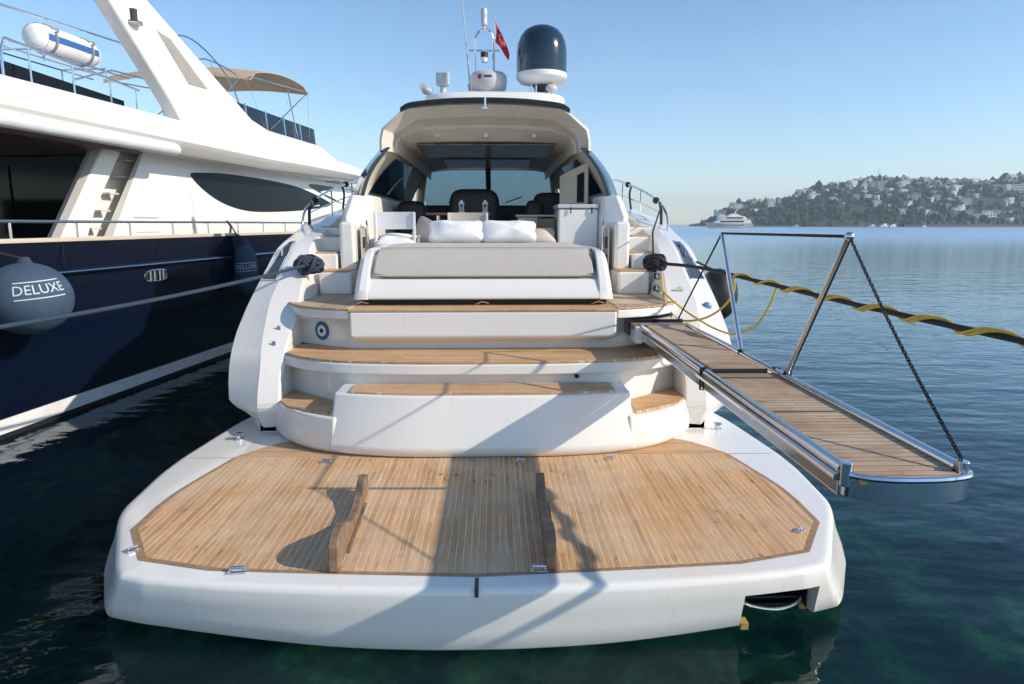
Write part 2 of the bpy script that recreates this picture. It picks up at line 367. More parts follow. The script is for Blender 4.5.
# ------------------------------------------------------------------ setting: the far headland
SHORE = 660.
def U2X(u, y): return (u-494.5)/683*y
ridge = lerp_fn([(690, 0), (703, 3), (715, 12), (735, 23), (765, 26), (790, 30), (800, 36), (830, 43), (845, 48), (870, 51), (900, 52), (925, 50), (960, 50), (985, 48), (1003, 52), (1024, 56), (1100, 62), (1300, 50), (1600, 60), (2000, 40), (2600, 10)])
def shore_y(u): return SHORE-30*math.sin((u-700)/140)+max(0, (760-u))*.9
def hill_h(x, y):
    u = 494.5+683*x/y; sy = shore_y(u); rd = 250.
    t = (y-sy)/rd
    if t < 0: return -2.
    H = ridge(u)*1.05
    hh = H*(math.sin(min(t, 1)*math.pi/2)**1.15) if t < 1 else H*max(0, 1-(t-1)*.6)
    return hh+2.5*noise.noise(Vector((x*.02, y*.02, 0)))*min(1, t*4)+.5
def build_hill():
    m, N, Lk, P = new_mat('hill_scrub_ground'); P.inputs['Roughness'].default_value = 1
    tc = nd(N, 'ShaderNodeTexCoord'); n1 = nd(N, 'ShaderNodeTexNoise', i_Scale=.03, i_Detail=8., i_Roughness=.7); Lk.new(tc.outputs['Object'], n1.inputs['Vector'])
    Lk.new(ramp(N, Lk, n1.outputs[0], [(.35, (.02, .035, .02)), (.58, (.04, .055, .03)), (.75, (.12, .11, .075))]), P.inputs['Base Color'])
    mb = MB(); V = []; Fc = []; us = [688+12*i for i in range(170)]; ts = [-.1, 0, .04, .1, .2, .3, .4, .5, .6, .7, .8, .9, 1, 1.15, 1.4, 1.8, 2.4]
    for t in ts:
        for u in us:
            y = shore_y(u)+250*t; x = U2X(u, y); V.append((x, y, hill_h(x, y) if t >= 0 else -4))
    n = len(us)
    for j in range(len(ts)-1):
        for i in range(n-1): Fc.append((j*n+i, j*n+i+1, (j+1)*n+i+1, (j+1)*n+i))
    mb.faces(V, Fc); o = mb.build('hills', m); o['kind'] = 'structure'
    # wood on the slope : one mass of crowns
    m, N, Lk, P = new_mat('far_foliage'); P.inputs['Roughness'].default_value = .9
    tc = nd(N, 'ShaderNodeTexCoord'); n1 = nd(N, 'ShaderNodeTexNoise', i_Scale=.12, i_Detail=5.); Lk.new(tc.outputs['Object'], n1.inputs['Vector'])
    Lk.new(ramp(N, Lk, n1.outputs[0], [(.35, (.012, .028, .014)), (.55, (.028, .052, .022)), (.7, (.055, .075, .035))]), P.inputs['Base Color'])
    ico = bmesh.new(); bmesh.ops.create_icosphere(ico, subdivisions=1, radius=1); IV = [v.co.copy() for v in ico.verts]; IF = [[v.index for v in f.verts] for f in ico.faces]; ico.free()
    V = []; Fc = []; rnd = random.Random(3)
    for k in range(7000):
        u = rnd.uniform(700, 1240 if k % 3 else 1800); t = rnd.random()**.8*1.08
        y = shore_y(u)+250*t; x = U2X(u, y)
        if noise.noise(Vector((x*.02, y*.02, 5))) < -.28 and t > .15 and u < 1240: continue
        s = rnd.uniform(1.0, 2.7)*(1.5 if rnd.random() < .08 else 1)
        if u < 720: s *= .6
        z = hill_h(x, y); b = len(V); sz = s*rnd.uniform(.8, 1.7 if rnd.random() < .85 else 2.6)
        for v in IV:
            f = 1+rnd.uniform(-.3, .3); V.append((x+v.x*s*f*1.1, y+v.y*s*f, z+sz*.6+v.z*sz*f))
        for f in IF: Fc.append(tuple(b+i for i in f))
    me = bpy.data.meshes.new('woodland'); me.from_pydata(V, [], Fc); me.materials.append(m)
    o = bpy.data.objects.new('woodland', me); COL.objects.link(o); o['kind'] = 'stuff'; o['category'] = 'woodland'; o['label'] = 'dark green wood covering the far headland between the houses'
    # houses
    wall = simple('white_render', (.72, .72, .70), .9); wall2 = simple('cream_render', (.50, .47, .42), .9); wall3 = simple('grey_render', (.34, .35, .36), .9)
    win = simple('dark_house_window', (.04, .05, .06), .3); roofm = simple('flat_house_roof', (.40, .38, .36), .9)
    def house(w, d, st, wm, nm, flat=True):
        root = thing('house', 'x', 'house', (0, 0, 0)); h = st*3.0
        a = MB(); a.box(-w/2, w/2, 0, d, -4, h); a.box(-w/2, -w/2+w*.45, -2.2, 0, -4, h-3); a.build('wall', wm, root, local=True, smooth=False)
        r = MB(); r.box(-w/2-.25, w/2+.25, -.25, d+.25, h, h+.35); r.box(-w/2-.1, -w/2+w*.45+.1, -2.3, -.02, h-3, h-2.75); r.build('roof', roofm if flat else wm, root, local=True, smooth=False)
        for k in range(st):
            n = 3 if w > 8 else 2
            for i in range(n):
                cx = -w/2+w*(i+.5)/n; yy = -.06 if not (cx < -w/2+w*.45 and k < st-1) else -2.26
                q = MB(); q.box(cx-.75, cx+.75, yy, yy+.03, k*3+.9, k*3+2.3); q.build('window', win, root, local=True, smooth=False)
        return root
    protos = [house(10, 8, 2, wall, 'a'), house(7, 7, 2, wall, 'b', False), house(13, 8, 3, wall, 'c'), house(9, 7, 1, wall2, 'd'), house(12, 9, 2, wall3, 'e')]
    LAB = ['white two-storey flat-roofed house among trees on the far hillside', 'small white cube house among trees on the far hillside', 'white three-storey block among trees on the far hillside',
           'low cream villa of one storey on the far hillside', 'grey two-storey terraced house on the far hillside']
    GRP = ['white two-storey houses on the far hillside', 'small white cube houses on the far hillside', 'white three-storey blocks on the far hillside', 'low cream villas on the far hillside', 'grey terraced houses on the far hillside']
    used = [0]*5; place = []
    def dens(u, t):
        d = 0
        for (cu, ct, su, stt, w) in ((752, .8, 26, .25, 1.), (830, .82, 34, .22, 1.3), (880, .7, 34, .3, 1.2), (920, .8, 30, .2, .9), (905, .35, 26, .2, 1.0), (950, .4, 22, .25, .9), (985, .5, 26, .3, .9), (1010, .35, 30, .25, .9), (1080, .5, 60, .4, .8)):
            d = max(d, w*math.exp(-((u-cu)/su)**2-((t-ct)/stt)**2))
        return d
    tries = 0
    while len(place) < 290 and tries < 60000:
        tries += 1
        u = rnd.uniform(712, 1180); t = rnd.uniform(.03, 1.02)
        if rnd.random() > dens(u, t)+.04: continue
        y = shore_y(u)+250*t; x = U2X(u, y)
        if any(abs(x-a) < 7 and abs(y-b) < 9 for a, b in place): continue
        place.append((x, y))
    for (x, y) in place:
        u = 494.5+683*x/y
        k = rnd.choices(range(5), [5, 6, 2, 2, 2] if u < 960 else [4, 2, 3, 2, 5])[0]
        if used[k] == 0: r = protos[k]
        else:
            r = protos[k].copy(); COL.objects.link(r)
            for ch in list(protos[k].children):
                if ch.name.split('.')[0] in ('wall', 'roof', 'window'):
                    c = ch.copy(); COL.objects.link(c); c.parent = r
        used[k] = 1
        r.location = (x, y, hill_h(x, y)+(2.2 if u < 890 else 1.2)); r.rotation_euler = (0, 0, rnd.uniform(-.5, .5)); s = rnd.uniform(.50, .85)*(1 if u > 900 else .85); r.scale = (s, s, s)
        r['label'] = LAB[k]; r['group'] = GRP[k]
    # long terraced hotel buildings near the shore at the right
    for (u, t, w, st, wm, lab) in ((988, .10, 22, 2, wall, 'long low white building above the far shore beside the trees'), (1018, .42, 26, 4, wall2, 'cream terraced hotel block stepping up the right end of the headland'), (965, .16, 20, 2, wall3, 'long grey pavilion near the waterline of the headland')):
        y = shore_y(u)+250*t; x = U2X(u, y); z = hill_h(x, y)
        root = thing('hotel_block', lab, 'building', (x, y, z))
        a = MB()
        for k in range(st): a.box(-w/2+k*1.5, w/2, k*3., 10+k*3, k*3-(4 if k == 0 else 0), k*3+2.9)
        a.build('wall', wm, root, local=True, smooth=False)
        for k in range(st):
            n = int(w/3)-k
            for i in range(n):
                cx = w/2-1.8-i*3
                q = MB(); q.box(cx-.9, cx+.9, k*3.-.08, k*3.-.03, k*3+.7, k*3+2.3); q.build('window', win, root, local=True, smooth=False)
    # beach wall and pale stone quay, mast
    q = MB()
    pts = [(U2X(u, shore_y(u)-3), shore_y(u)-3) for u in range(905, 1400, 15)]
    for (a, b), (c, d) in zip(pts, pts[1:]): q.faces([(a, b, -1), (c, d, -1), (c, d, 2.2), (a, b, 2.2), (a, b+6, 2.2), (c, d+6, 2.2), (c, d+6, -1), (a, b+6, -1)], [(0, 1, 2, 3), (3, 2, 5, 4), (4, 5, 6, 7)])
    tag(q.build('sea_wall', simple('brown_stone', (.17, .115, .085), .9, var=.3, vscale=.3), smooth=False), 'long low brown stone sea wall along the far shore', 'wall')
    rm = simple('straw_parasol', (.30, .20, .13), .9)
    for i in range(16):
        u = 925+i*7.5; y = shore_y(u)+4; x = U2X(u, y)
        p = MB(); p.lathe([(.08, 0), (.08, 2.5), (1.8, 2.3), (.05, 3.4)], (x, y, 1.), 8)
        tag(p.build('beach_parasol', rm), 'round straw beach parasol in the row along the far shore', 'parasol', 'straw parasols along the far shore')
    y = shore_y(874)+250; x = U2X(874, y); z = hill_h(x, y)
    t = thing('radio_mast', 'thin lattice radio mast on the crest of the far headland', 'mast', (x, y, z))
    p = MB(); p.cyl((0, 0, 0), (0, 0, 19), .35, 6, .12); p.build('pole', win, t, local=True)
    p = MB(); p.cyl((-1.2, 0, 12), (1.2, 0, 12), .12, 6); p.cyl((-.9, 0, 14), (.9, 0, 14), .12, 6); p.build('crossbar', win, t, local=True)
    for (u, t_, h) in ((899, 1.0, 9), (917, .98, 7), (1002, 1, 12)):
        y = shore_y(u)+250*t_; x = U2X(u, y); z = hill_h(x, y)
        t = thing('cypress_tree' if h < 12 else 'round_tree', {9: 'slim dark cypress right of the radio mast on the crest', 7: 'shorter slim dark cypress on the crest further right', 12: 'big round dark tree standing highest at the right end of the crest'}[h], 'tree', (x, y, z))
        p = MB(); p.cyl((0, 0, -1), (0, 0, h*.5), .35, 6, .2); p.build('trunk', M['wood'], t, local=True)
        p = MB()
        for k in range(60 if h == 12 else 26):
            zz = rnd.uniform(.25, 1)*h; rr = (h*.10 if h < 12 else h*.62)*math.sin(min(1, (1.02-zz/h)*1.3+.15)*math.pi/2); q = rnd.uniform(0, 6.28); s = rnd.uniform(.5, .9)*(1 if h < 12 else 2)
            p.ell((rr*math.cos(q)*rnd.random(), rr*math.sin(q)*rnd.random(), zz), (s, s, s*1.2), 6, 4)
        p.build('crown', m, t, local=True)
build_hill()
def build_haze():
    m = bpy.data.materials.new('haze'); m.use_nodes = True; N = m.node_tree.nodes; Lk = m.node_tree.links
    N.remove(N['Principled BSDF']); v = nd(N, 'ShaderNodeVolumePrincipled'); v.inputs['Density'].default_value = .00032
    v.inputs['Color'].default_value = (.74, .88, 1, 1); v.inputs['Anisotropy'].default_value = 0
    Lk.new(v.outputs[0], N['Material Output'].inputs['Volume'])
    mb = MB(); mb.box(-3050, 3050, -650, 3050, -6, 110); o = mb.build('haze', m, smooth=False); o['kind'] = 'stuff'
build_haze()

# distant cruising yacht
def far_yacht():
    y = 455.; x = U2X(729, y)
    t = thing('cruising_yacht', 'white three-deck motor yacht at anchor off the far headland', 'yacht', (x, y, 0))
    a = MB(); rings = []
    for (px, w, zt) in ((-13, .1, 3.0), (-10, 1.8, 2.8), (-5, 3, 2.6), (4, 3.1, 2.4), (10.5, 2.9, 2.2), (11.5, 2.8, 1.2)):
        rings.append([(px+(1.5 if px == -13 else 0)*0, -w, zt), (px+(1.8 if px < -9 else 0), -w*.75, 0), (px+(2 if px < -9 else 0), w*.75, 0), (px, w, zt)])
    a.loft(rings); a.build('hull', M['gel2'], t, local=True)
    def dk_(nm, prof, w):
        n = len(prof); a = MB(); v = [(x, -w, z) for x, z in prof]+[(x, w, z) for x, z in prof]
        a.faces(v, [tuple(range(n)), tuple(range(n, 2*n))[::-1]]+[(i, n+i, n+(i+1) % n, (i+1) % n) for i in range(n)]); a.build(nm, M['gel2'], t, local=True, bevel=.15)
    dk_('main_deck', [(-8.8, 2.5), (-6.2, 3.9), (-5.2, 4.3), (9.2, 4.3), (10.2, 2.3)], 2.6)
    dk_('upper_deck', [(-5.2, 4.3), (-3.4, 5.3), (-2.2, 6.1), (6.4, 6.1), (8.2, 4.3)], 2.2)
    dk_('deck_edge', [(-5.4, 4.3), (-5.2, 4.5), (9.9, 4.5), (9.9, 4.3)], 2.75)
    dk_('flybridge', [(-1.8, 6.1), (-.6, 6.9), (.5, 7.4), (3.0, 7.2), (5.4, 6.1)], 1.5)
    a = MB(); a.tube([(2, 0, 7.4), (2.8, 0, 9.4)], [.35, .15], 8); a.build('mast', M['gel2'], t, local=True)
    for i, (x0, x1, z0, z1, yy) in enumerate(((-5.8, 6, 2.9, 3.7, -2.63), (-2.8, 5.6, 4.8, 5.5, -2.28), (-8, 6, 1.3, 1.6, -3.12))):
        a = MB(); a.box(x0, x1, yy-.06, yy, z0, z1); a.build('window', M['dglass'], t, local=True)
far_yacht()
for o in COL.objects:
    if o.name == 'cruising_yacht': o.scale = (1.32, 1.2, 1.25)
small = simple('white_hull_small', (.7, .7, .7), .4)
for i, (u, dy, s) in enumerate(((795, 12, .8), (872, 14, 1.), (884, 16, 1.3), (893, 13, 1.2), (925, 30, .8))):
    y = shore_y(u)-dy; x = U2X(u, y)
    t = thing('small_boat', ['small white boat at the foot of the dark wooded slope', 'white motorboat, leftmost of three by the far shore', 'larger white motorboat in the middle of three by the far shore', 'white motorboat, rightmost of three by the far shore', 'small boat alone in front of the brown sea wall'][i], 'boat', (x, y, 0), rotz=.2*i)
    a = MB(); a.loft([[(px*s, -w*s, 1.2*s), (px*s, -w*.6*s, -.1), (px*s, w*.6*s, -.1), (px*s, w*s, 1.2*s)] for px, w in ((-4, .1), (-2, 1.1), (1, 1.3), (4, 1.2))]); a.build('hull', small, t, local=True)
    a = MB(); a.box(-.8*s, 2*s, -.8*s, .8*s, 1.2*s, 2.2*s); a.build('cabin', small, t, local=True)

# ================================================================== the white motor yacht
YT = thing('motor_yacht', 'white sport yacht seen from astern with teak swim platform and curved steps', 'yacht', (0, 8, 0))
def scl(h, s, c=5.8): return [(x*s, c+(y-c)*s) for x, y in h]
def full(h): return h+[(-x, y) for x, y in reversed(h) if abs(x) > 1e-6]
def z3(p, z): return [(x, y, z) for x, y in p]
def mixp(a, b, t): return [(p[0]*(1-t)+q[0]*t, p[1]*(1-t)+q[1]*t) for p, q in zip(a, b)]
# swim platform
def softpoly(pts, sub=2, it=3):
    P = []
    for a, b in zip(pts, pts[1:]):
        for k in range(sub): P.append((a[0]+(b[0]-a[0])*k/sub, a[1]+(b[1]-a[1])*k/sub))
    P.append(pts[-1])
    for _ in range(it):
        Q = [P[0]]
        for a, b in zip(P, P[1:]): Q += [(a[0]*.75+b[0]*.25, a[1]*.75+b[1]*.25), (a[0]*.25+b[0]*.75, a[1]*.25+b[1]*.75)]
        P = Q+[P[-1]]
    return P
PT = softpoly(crv([(0, 3.60), (.30, 3.6035), (.9, 3.633), (1.55, 3.70), (1.98, 3.775)], 4)+[(2.17, 3.84), (2.625, 4.72), (2.70, 5.5), (2.70, 5.9), (2.60, 7.0), (2.45, 7.7)])
PB = softpoly(crv([(0, 3.65), (.30, 3.655), (.9, 3.698), (1.58, 3.785), (2.08, 3.87)], 4)+[(2.32, 3.94), (2.69, 4.60), (2.72, 5.4), (2.71, 5.9), (2.57, 7.0), (2.40, 7.7)])
rings = []
for z, t, s in ((.01, 0, .97), (.022, 0, .992), (.04, .05, .999), (.16, .35, 1.0), (.28, .75, 1.0), (.40, 1, 1.0), (.428, 1, .9975), (.441, 1, .993), (.448, 1, .986), (.45, 1, .978)):
    rings.append([(x, y, z+.085*(1-z/.45)*(lambda q: q*q*(3-2*q))(min(1, max(0, (abs(x)-.5)/2.1)))) for x, y, _ in z3(full(scl(mixp(PB, PT, t), s)), z)])
mb = MB(); mb.loft(rings)
plat = mb.build('swim_platform', M['gel2'], YT, angle=50)
cb = MB(); cb.box(1.60, 2.10, 3.0, 4.5, -.2, .31); cut = cb.build('cutter', M['black'])
md = plat.modifiers.new('cut', 'BOOLEAN'); md.object = cut; md.operation = 'DIFFERENCE'; md.solver = 'EXACT'
bpy.context.view_layer.update()
me = bpy.data.meshes.new_from_object(plat.evaluated_get(bpy.context.evaluated_depsgraph_get()))
plat.modifiers.clear(); plat.data = me; me.materials.clear(); me.materials.append(M['gel2']); me.set_sharp_from_angle(angle=R(50))
bpy.data.objects.remove(cut)
mb = MB(); mb.box(1.604, 2.096, 4.40, 4.42, .06, .305); mb.box(1.604, 1.612, 3.95, 4.40, .06, .305); mb.box(2.088, 2.096, 3.97, 4.40, .085, .305); mb.box(1.612, 2.088, 3.98, 4.40, .297, .305)
mb.box(1.612, 2.088, 4.02, 4.4, .045, .085)
mb.build('recess_shade_liner', M['black'], plat, smooth=False)  # black liner puts the shade of the recess into its colour
lad = MB(); lad.tube([(1.65, 4.35, .17), (1.65, 4.0, .17)]+crv([(1.65, 3.93, .17), (1.70, 3.86, .165), (1.85, 3.83, .16), (2.0, 3.90, .165), (2.06, 4.0, .17)], 5)+[(2.06, 4.35, .17)], .014, 10)
lad.tube([(1.65, 4.3, .24), (1.65, 4.05, .22), (1.67, 3.92, .18)], .011, 8)
lad_o = lad.build('boarding_ladder', M['chrome'], YT)
mb = MB(); mb.box(1.67, 2.04, 3.95, 4.25, .15, .175); mb.build('step_pad', M['blackgl'], lad_o, bevel=.01)
for x, y in ((1.63, 3.80), (2.09, 4.02)):
    mb = MB(); mb.box(x-.025, x+.025, y-.02, y+.05, .05, .10); mb.build('block', M['orange'], YT, bevel=.006)
mb = MB(); mb.box(-.011, .011, 3.594, 3.72, .40, .4525); mb.build('drain_slot', M['greydk'], YT)
# teak of the platform
def clip(poly, ax, v, keep_less):
    out = []; n = len(poly)
    for i in range(n):
        a, b = poly[i], poly[(i+1) % n]; ia = (a[ax] <= v) == keep_less; ib = (b[ax] <= v) == keep_less
        if ia: out.append(a)
        if ia != ib:
            t = (v-a[ax])/(b[ax]-a[ax]); out.append((a[0]+(b[0]-a[0])*t, a[1]+(b[1]-a[1])*t))
    return out
TH = crv([(0, 3.735), (1.0, 3.80), (1.62, 3.85)], 5)+[(2.10, 3.99), (2.37, 4.42)]+crv([(2.385, 4.8), (2.36, 5.15), (2.215, 5.87)], 4)
TP = full(TH)
TI = full(scl(TH, .9845, 5.95))
for k, (a, b) in enumerate(((-3, -.826), (-.820, .466), (.472, 3))):
    p = clip(clip(clip(TI, 0, a, False), 0, b, True), 1, 5.862, True)
    mb = MB(); mb.prism(p, .448, .4555); mb.build('teak_panel', M['teak'], plat, bevel=.002, seg=1, smooth=False)
# margin planks round the teak
mo = [p for p in TP]; mi = TI; n = len(mo)
V = z3(mo, .4535)+z3(mi, .4535); mb = MB(); mb.faces(V, [(i, (i+1) % n, n+(i+1) % n, n+i) for i in range(n)])
mo3 = mb.build('teak_margin', M['edgewood'], plat, smooth=False)
fb = crv([(2.205, 5.885), (2.10, 6.05), (1.92, 6.27), (1.80, 6.30)], 4)
for s in (-1, 1):
    p = [(s*x, y) for x, y in fb]+[(s*1.3, 6.2), (s*.6, 6.2), (s*.6, 5.885)]
    mb = MB(); mb.prism(p, .448, .4555); mb.build('teak_panel', M['teakx'], plat, smooth=False)
# fittings on the platform
def cleat(x, y, z, rot=0, s=1.):
    c = Vector((x, y, z)); rm = Matrix.Rotation(rot, 3, 'Z')
    m = MB(); m.box(x-.05*s, x+.05*s, y-.028*s, y+.028*s, z-.002, z+.007, rm, c)
    P = [c+rm @ Vector(p)*s for p in ((-.036, 0, .004), (-.036, 0, .022), (.036, 0, .022), (.036, 0, .004))]
    m.tube(P, .009*s, 8); m.build('pop_up_cleat', M['chrome'], plat, bevel=.002, seg=1)
for a in ((-2.20, 4.12, .456, 1.0, .8), (-1.43, 3.83, .456, .1, 1.1), (.37, 3.80, .456, 0, 1.1), (-1.36, 5.72, .456, .1, 1.), (.33, 5.70, .456, 0, .9), (1.12, 5.74, .456, 0, .8), (2.16, 4.28, .456, .8, .8)): cleat(*a)
for x, y in ((-2.36, 6.40), (2.36, 6.62)):
    m = MB(); m.lathe([(.045, 0), (.045, .012), (.03, .02), (.028, .045), (.05, .055), (.04, .066), (.001, .068)], (x, y, .449), 16); m.build('mooring_button', M['chrome'], plat)

for s in (-1, 1):
    mb = MB(); mb.box(*sorted((s*2.225, s*2.60)), 5.872, 5.877, .4495, .4513); mb.build('seam', M['greydk'], plat, smooth=False)
# stern steps ------------------------------------------------------
yb = lerp_fn(crv([(0, 5.775), (.75, 5.79), (1.38, 5.93), (1.78, 6.18), (2.06, 6.56), (2.2, 6.8)], 6))
xs = [2.06*i/24 for i in range(25)]
def slab(name, mat, parent, fn, xa, back, z0, z1, bevel=.02, draft=0, seg=3, label=None, tuck=0):
    q = [i/20*xa for i in range(21)]
    fr = [(x, fn(x)) for x in q]; 
    lo = [(-x, y) for x, y in reversed(fr)]+fr[1:]
    bottom = lo+[(xa, back), (-xa, back)]
    top = [(x*(1-draft*.25), y+draft) for x, y in lo]+[(xa*(1-draft*.25), back), (-xa*(1-draft*.25), back)]
    tk = [(x*.985, y+tuck) for x, y in lo]+[(xa, back), (-xa, back)]
    mb = MB(); mb.loft(([z3(tk, z0), z3([(x, y+tuck*.35) for x, y in lo]+[(xa, back), (-xa, back)], z0+.03), z3(bottom, z0+.085)] if tuck else [z3(bottom, z0)])+[z3(top, z1)])
    return mb.build(name, mat, parent, bevel=bevel, seg=seg, label=label)
ST = slab('stern_steps', M['gel2'], YT, lambda x: yb(x)+(.16 if x < 1.33 else 0), 2.06, 7.6, .452, .79, .03, .03, tuck=.045)
# protruding middle block (garage door) with its own tread
ym = lambda x: yb(x)-.012
mid = slab('middle_step', M['gel2'], ST, ym, 1.385, 7.4, .453, 1.0, .04, .12, seg=4, tuck=.06)
yc = lambda x: yb(x)+.135
def ring_piece(name, mat, parent, fa, fbk, x0, x1, z0, z1, bevel=.006, n=20, smooth=True):
    q = [x0+(x1-x0)*i/n for i in range(n+1)]
    p = [(x, fa(abs(x))) for x in q]+[(x, fbk(abs(x))) for x in reversed(q)]
    mb = MB(); mb.prism(p, z0, z1); return mb.build(name, mat, parent, bevel=bevel, seg=2, smooth=smooth)
ring_piece('tread', M['teakx'], mid, yc, lambda x: 6.30, -1.20, 1.20, .999, 1.021)
yw = lerp_fn([(0, 6.33), (1.2, 6.37), (1.4, 6.45), (1.9, 6.88), (2.06, 7.05)])
y2 = lerp_fn(crv([(0, 6.255), (.75, 6.275), (1.40, 6.375), (1.75, 6.55), (2.02, 6.80)], 5))
slab('riser', M['gel'], ST, yw, 2.05, 7.6, .788, 1.115, .008)
slab('lip', M['gel2'], ST, y2, 2.04, 7.6, 1.10, 1.208, .02)
for s in (-1, 1):
    p = [(s*1.975, 6.50), (s*1.86, 6.31), (s*1.40, 6.02), (s*1.42, 6.45), (s*1.9, 6.87), (s*1.975, 6.93)]
    mb = MB(); mb.prism(p, .789, .812); mb.build('tread', M['teakx'], ST, bevel=.005)
ring_piece('tread', M['teakx'], ST, lambda x: y2(x)+.006, lambda x: 7.3, -1.985, 1.985, 1.207, 1.232)
# upper riser, middle box and deck lip
y3 = lerp_fn(crv([(0, 6.80), (.8, 6.80), (1.34, 6.82), (1.75, 6.98), (2.0, 7.22), (2.15, 7.48)], 5))
yw3 = lerp_fn([(0, 6.97), (1.33, 6.99), (1.5, 7.08), (2.1, 7.46)])
slab('riser', M['gel'], ST, yw3, 2.08, 7.9, 1.225, 1.57, .008)
pbx = [(-1.345, 6.80), (1.345, 6.80), (1.345, 7.2), (-1.345, 7.2)]
pbl = [(-1.25, 6.90), (1.25, 6.90), (1.25, 7.2), (-1.25, 7.2)]
mb = MB(); mb.loft([z3(pbl, 1.315), z3([(-1.345, 6.805), (1.345, 6.805), (1.345, 7.2), (-1.345, 7.2)], 1.375), z3(pbx, 1.638)])
mb.build('upper_box', M['gel2'], ST, bevel=.025, seg=4)
q = [1.35+(2.14-1.35)*i/12 for i in range(13)]
for s in (-1, 1):
    p = [(s*x, y3(x)) for x in q]+[(s*2.14, 8.6), (s*1.35, 8.6)]
    mb = MB(); mb.prism(p, 1.555, 1.648); mb.build('deck_lip', M['gel2'], ST, bevel=.02, seg=3)
# speaker-like small black cap and seams
mb = MB(); mb.lathe([(.022, 0), (.022, -.012), (.014, -.016), (.001, -.017)], (.89, 6.345, 1.075), 14, 'Y'); mb.build('black_cap', M['black'], ST)
mb = MB()
for r0, r1, z0_, mt in ((0, .088, 0, 0),): pass
ex_, ey_ = -1.775, 7.245
eye = thing('eye_disc', 'x', 'x'); bpy.data.objects.remove(eye)
dirn = Vector((yw3(1.6)-yw3(1.9), 0, 0))
na = math.atan2(yw3(1.95)-yw3(1.55), .4)
def disc(name, r, off, mat, parent):
    m = MB(); c = Vector((-1.72, yw3(1.72)-.004, 1.385)); nrm = Vector((math.sin(na), -math.cos(na), 0)); tx = Vector((math.cos(na), math.sin(na), 0))*1
    ring = [tuple(c+nrm*off+tx*math.cos(t)*r+Vector((0, 0, 1))*math.sin(t)*r) for t in [2*math.pi*k/28 for k in range(28)]]
    ring0 = [tuple(Vector(p)-nrm*.006) for p in ring]
    m.loft([ring0, ring]); return m.build(name, mat, parent, label='blue and white evil-eye disc on the left riser' if r > .08 else None)
na = -na
e0 = disc('eye_disc', .10, .006, M['blue'], ST); disc('white_ring', .06, .010, M['white'], e0); disc('pupil', .024, .014, M['black'], e0)

# deck -----------------------------------------------------------------
dk = MB(); dk.box(-2.02, 2.02, 7.3, 13.6, 1.50, 1.646); DK = dk.build('cockpit_deck', M['gel'], YT)
for s in (-1, 1):
    q = [1.352+(2.135-1.352)*i/10 for i in range(11)]
    p = [(s*x, y3(x)+.004) for x in q]+[(s*2.11, 7.9), (s*1.99, 8.4), (s*1.96, 13.5), (s*1.352, 13.5)]
    mb = MB(); mb.prism(p, 1.647, 1.664); mb.build('deck_teak', M['teakdk'], DK, bevel=.004)
    q2 = [(s*x, y3(x)-.002) for x in q]; q3 = [(s*x, y3(x)+.06) for x in reversed(q)]
    mb = MB(); mb.prism(q2+q3, 1.650, 1.668); mb.build('teak_margin', M['teakx'], DK, bevel=.004)
mb = MB(); mb.box(-1.35, 1.35, 6.795, 7.5, 1.637, 1.660); mb.build('deck_teak', M['teakx'], DK, bevel=.004)
mb = MB(); mb.box(-1.351, 1.351, 9.3, 13.5, 1.647, 1.664); mb.build('deck_teak', M['teakdk'], DK)

# sunpad module ---------------------------------------------------------
SP = MB(); SP.prismx([(7.08, 1.725), (7.10, 1.80), (7.22, 1.925), (7.33, 1.935), (7.60, 2.17), (9.25, 2.195), (9.25, 1.725)], -1.24, 1.24)
SPo = SP.build('sunpad_base', M['gel2'], YT, bevel=.03, seg=4)
for s in (-1, 1):
    prof = crv([(7.10, 1.81), (7.22, 1.96), (7.36, 2.10), (7.48, 2.175), (7.66, 2.215), (8.2, 2.225), (9.25, 2.215)], 5)
    prof = [(7.08, 1.725)]+prof+[(9.25, 1.725)]
    rr = []
    for xo, sh in ((1.205, .0), (1.215, .012), (1.30, .012), (1.35, -.02), (1.37, -.07)):
        rr.append([(s*(xo-.05*(z-1.7)*(xo > 1.25)), y+(-sh if sh < 0 else 0)*1.2*(y < 9), z+(sh if z > 1.75 else 0)) for y, z in prof])
    mb = MB(); mb.loft(rr); mb.build('cheek', M['gel2'], SPo, bevel=.012, seg=3)
mb = MB(); mb.box(-1.30, 1.30, 7.22, 9.2, 1.662, 1.723); mb.build('gap_shade_block', M['black'], SPo)  # black block filling the gap, painted as the shade under the sunpad
for x in (-1.28, -.02, 1.2):
    mb = MB(); mb.tube([(x-.07, 7.15, 1.667), (x, 7.13, 1.70), (x+.07, 7.15, 1.68)], .008, 6); mb.build('lift_arm', M['chrome'], SPo)
mb = MB(); mb.tube([(1.185, 7.33, 2.03), (1.185, 7.47, 2.17), (1.185, 7.62, 2.225)], .012, 6); mb.build('slot', M['greydk'], SPo)
cu = [(7.245, 1.958), (7.30, 2.03), (7.45, 2.15), (7.58, 2.225), (7.8, 2.255), (8.4, 2.265), (9.18, 2.26), (9.2, 2.20), (7.64, 2.178), (7.36, 1.945), (7.27, 1.94)]
mb = MB(); N_ = 16; rr = []
for i in range(N_+1):
    x = -1.165+2.33*i/N_; e = 1-max(0, (abs(x)-1.08)/.085)**2*.35
    cy, cz = 7.9, 2.15
    rr.append([(x, cy+(y-cy)*(1-(1-e)*.10), cz+(z-cz)*(1-(1-e)*.5)) for y, z in cu])
mb.loft(rr); CU = mb.build('sunpad_cushion', M['gfabric'], None, bevel=.02, seg=3, angle=60); tag(CU, 'long light grey fabric cushion covering the sunpad above the steps', 'cushion')
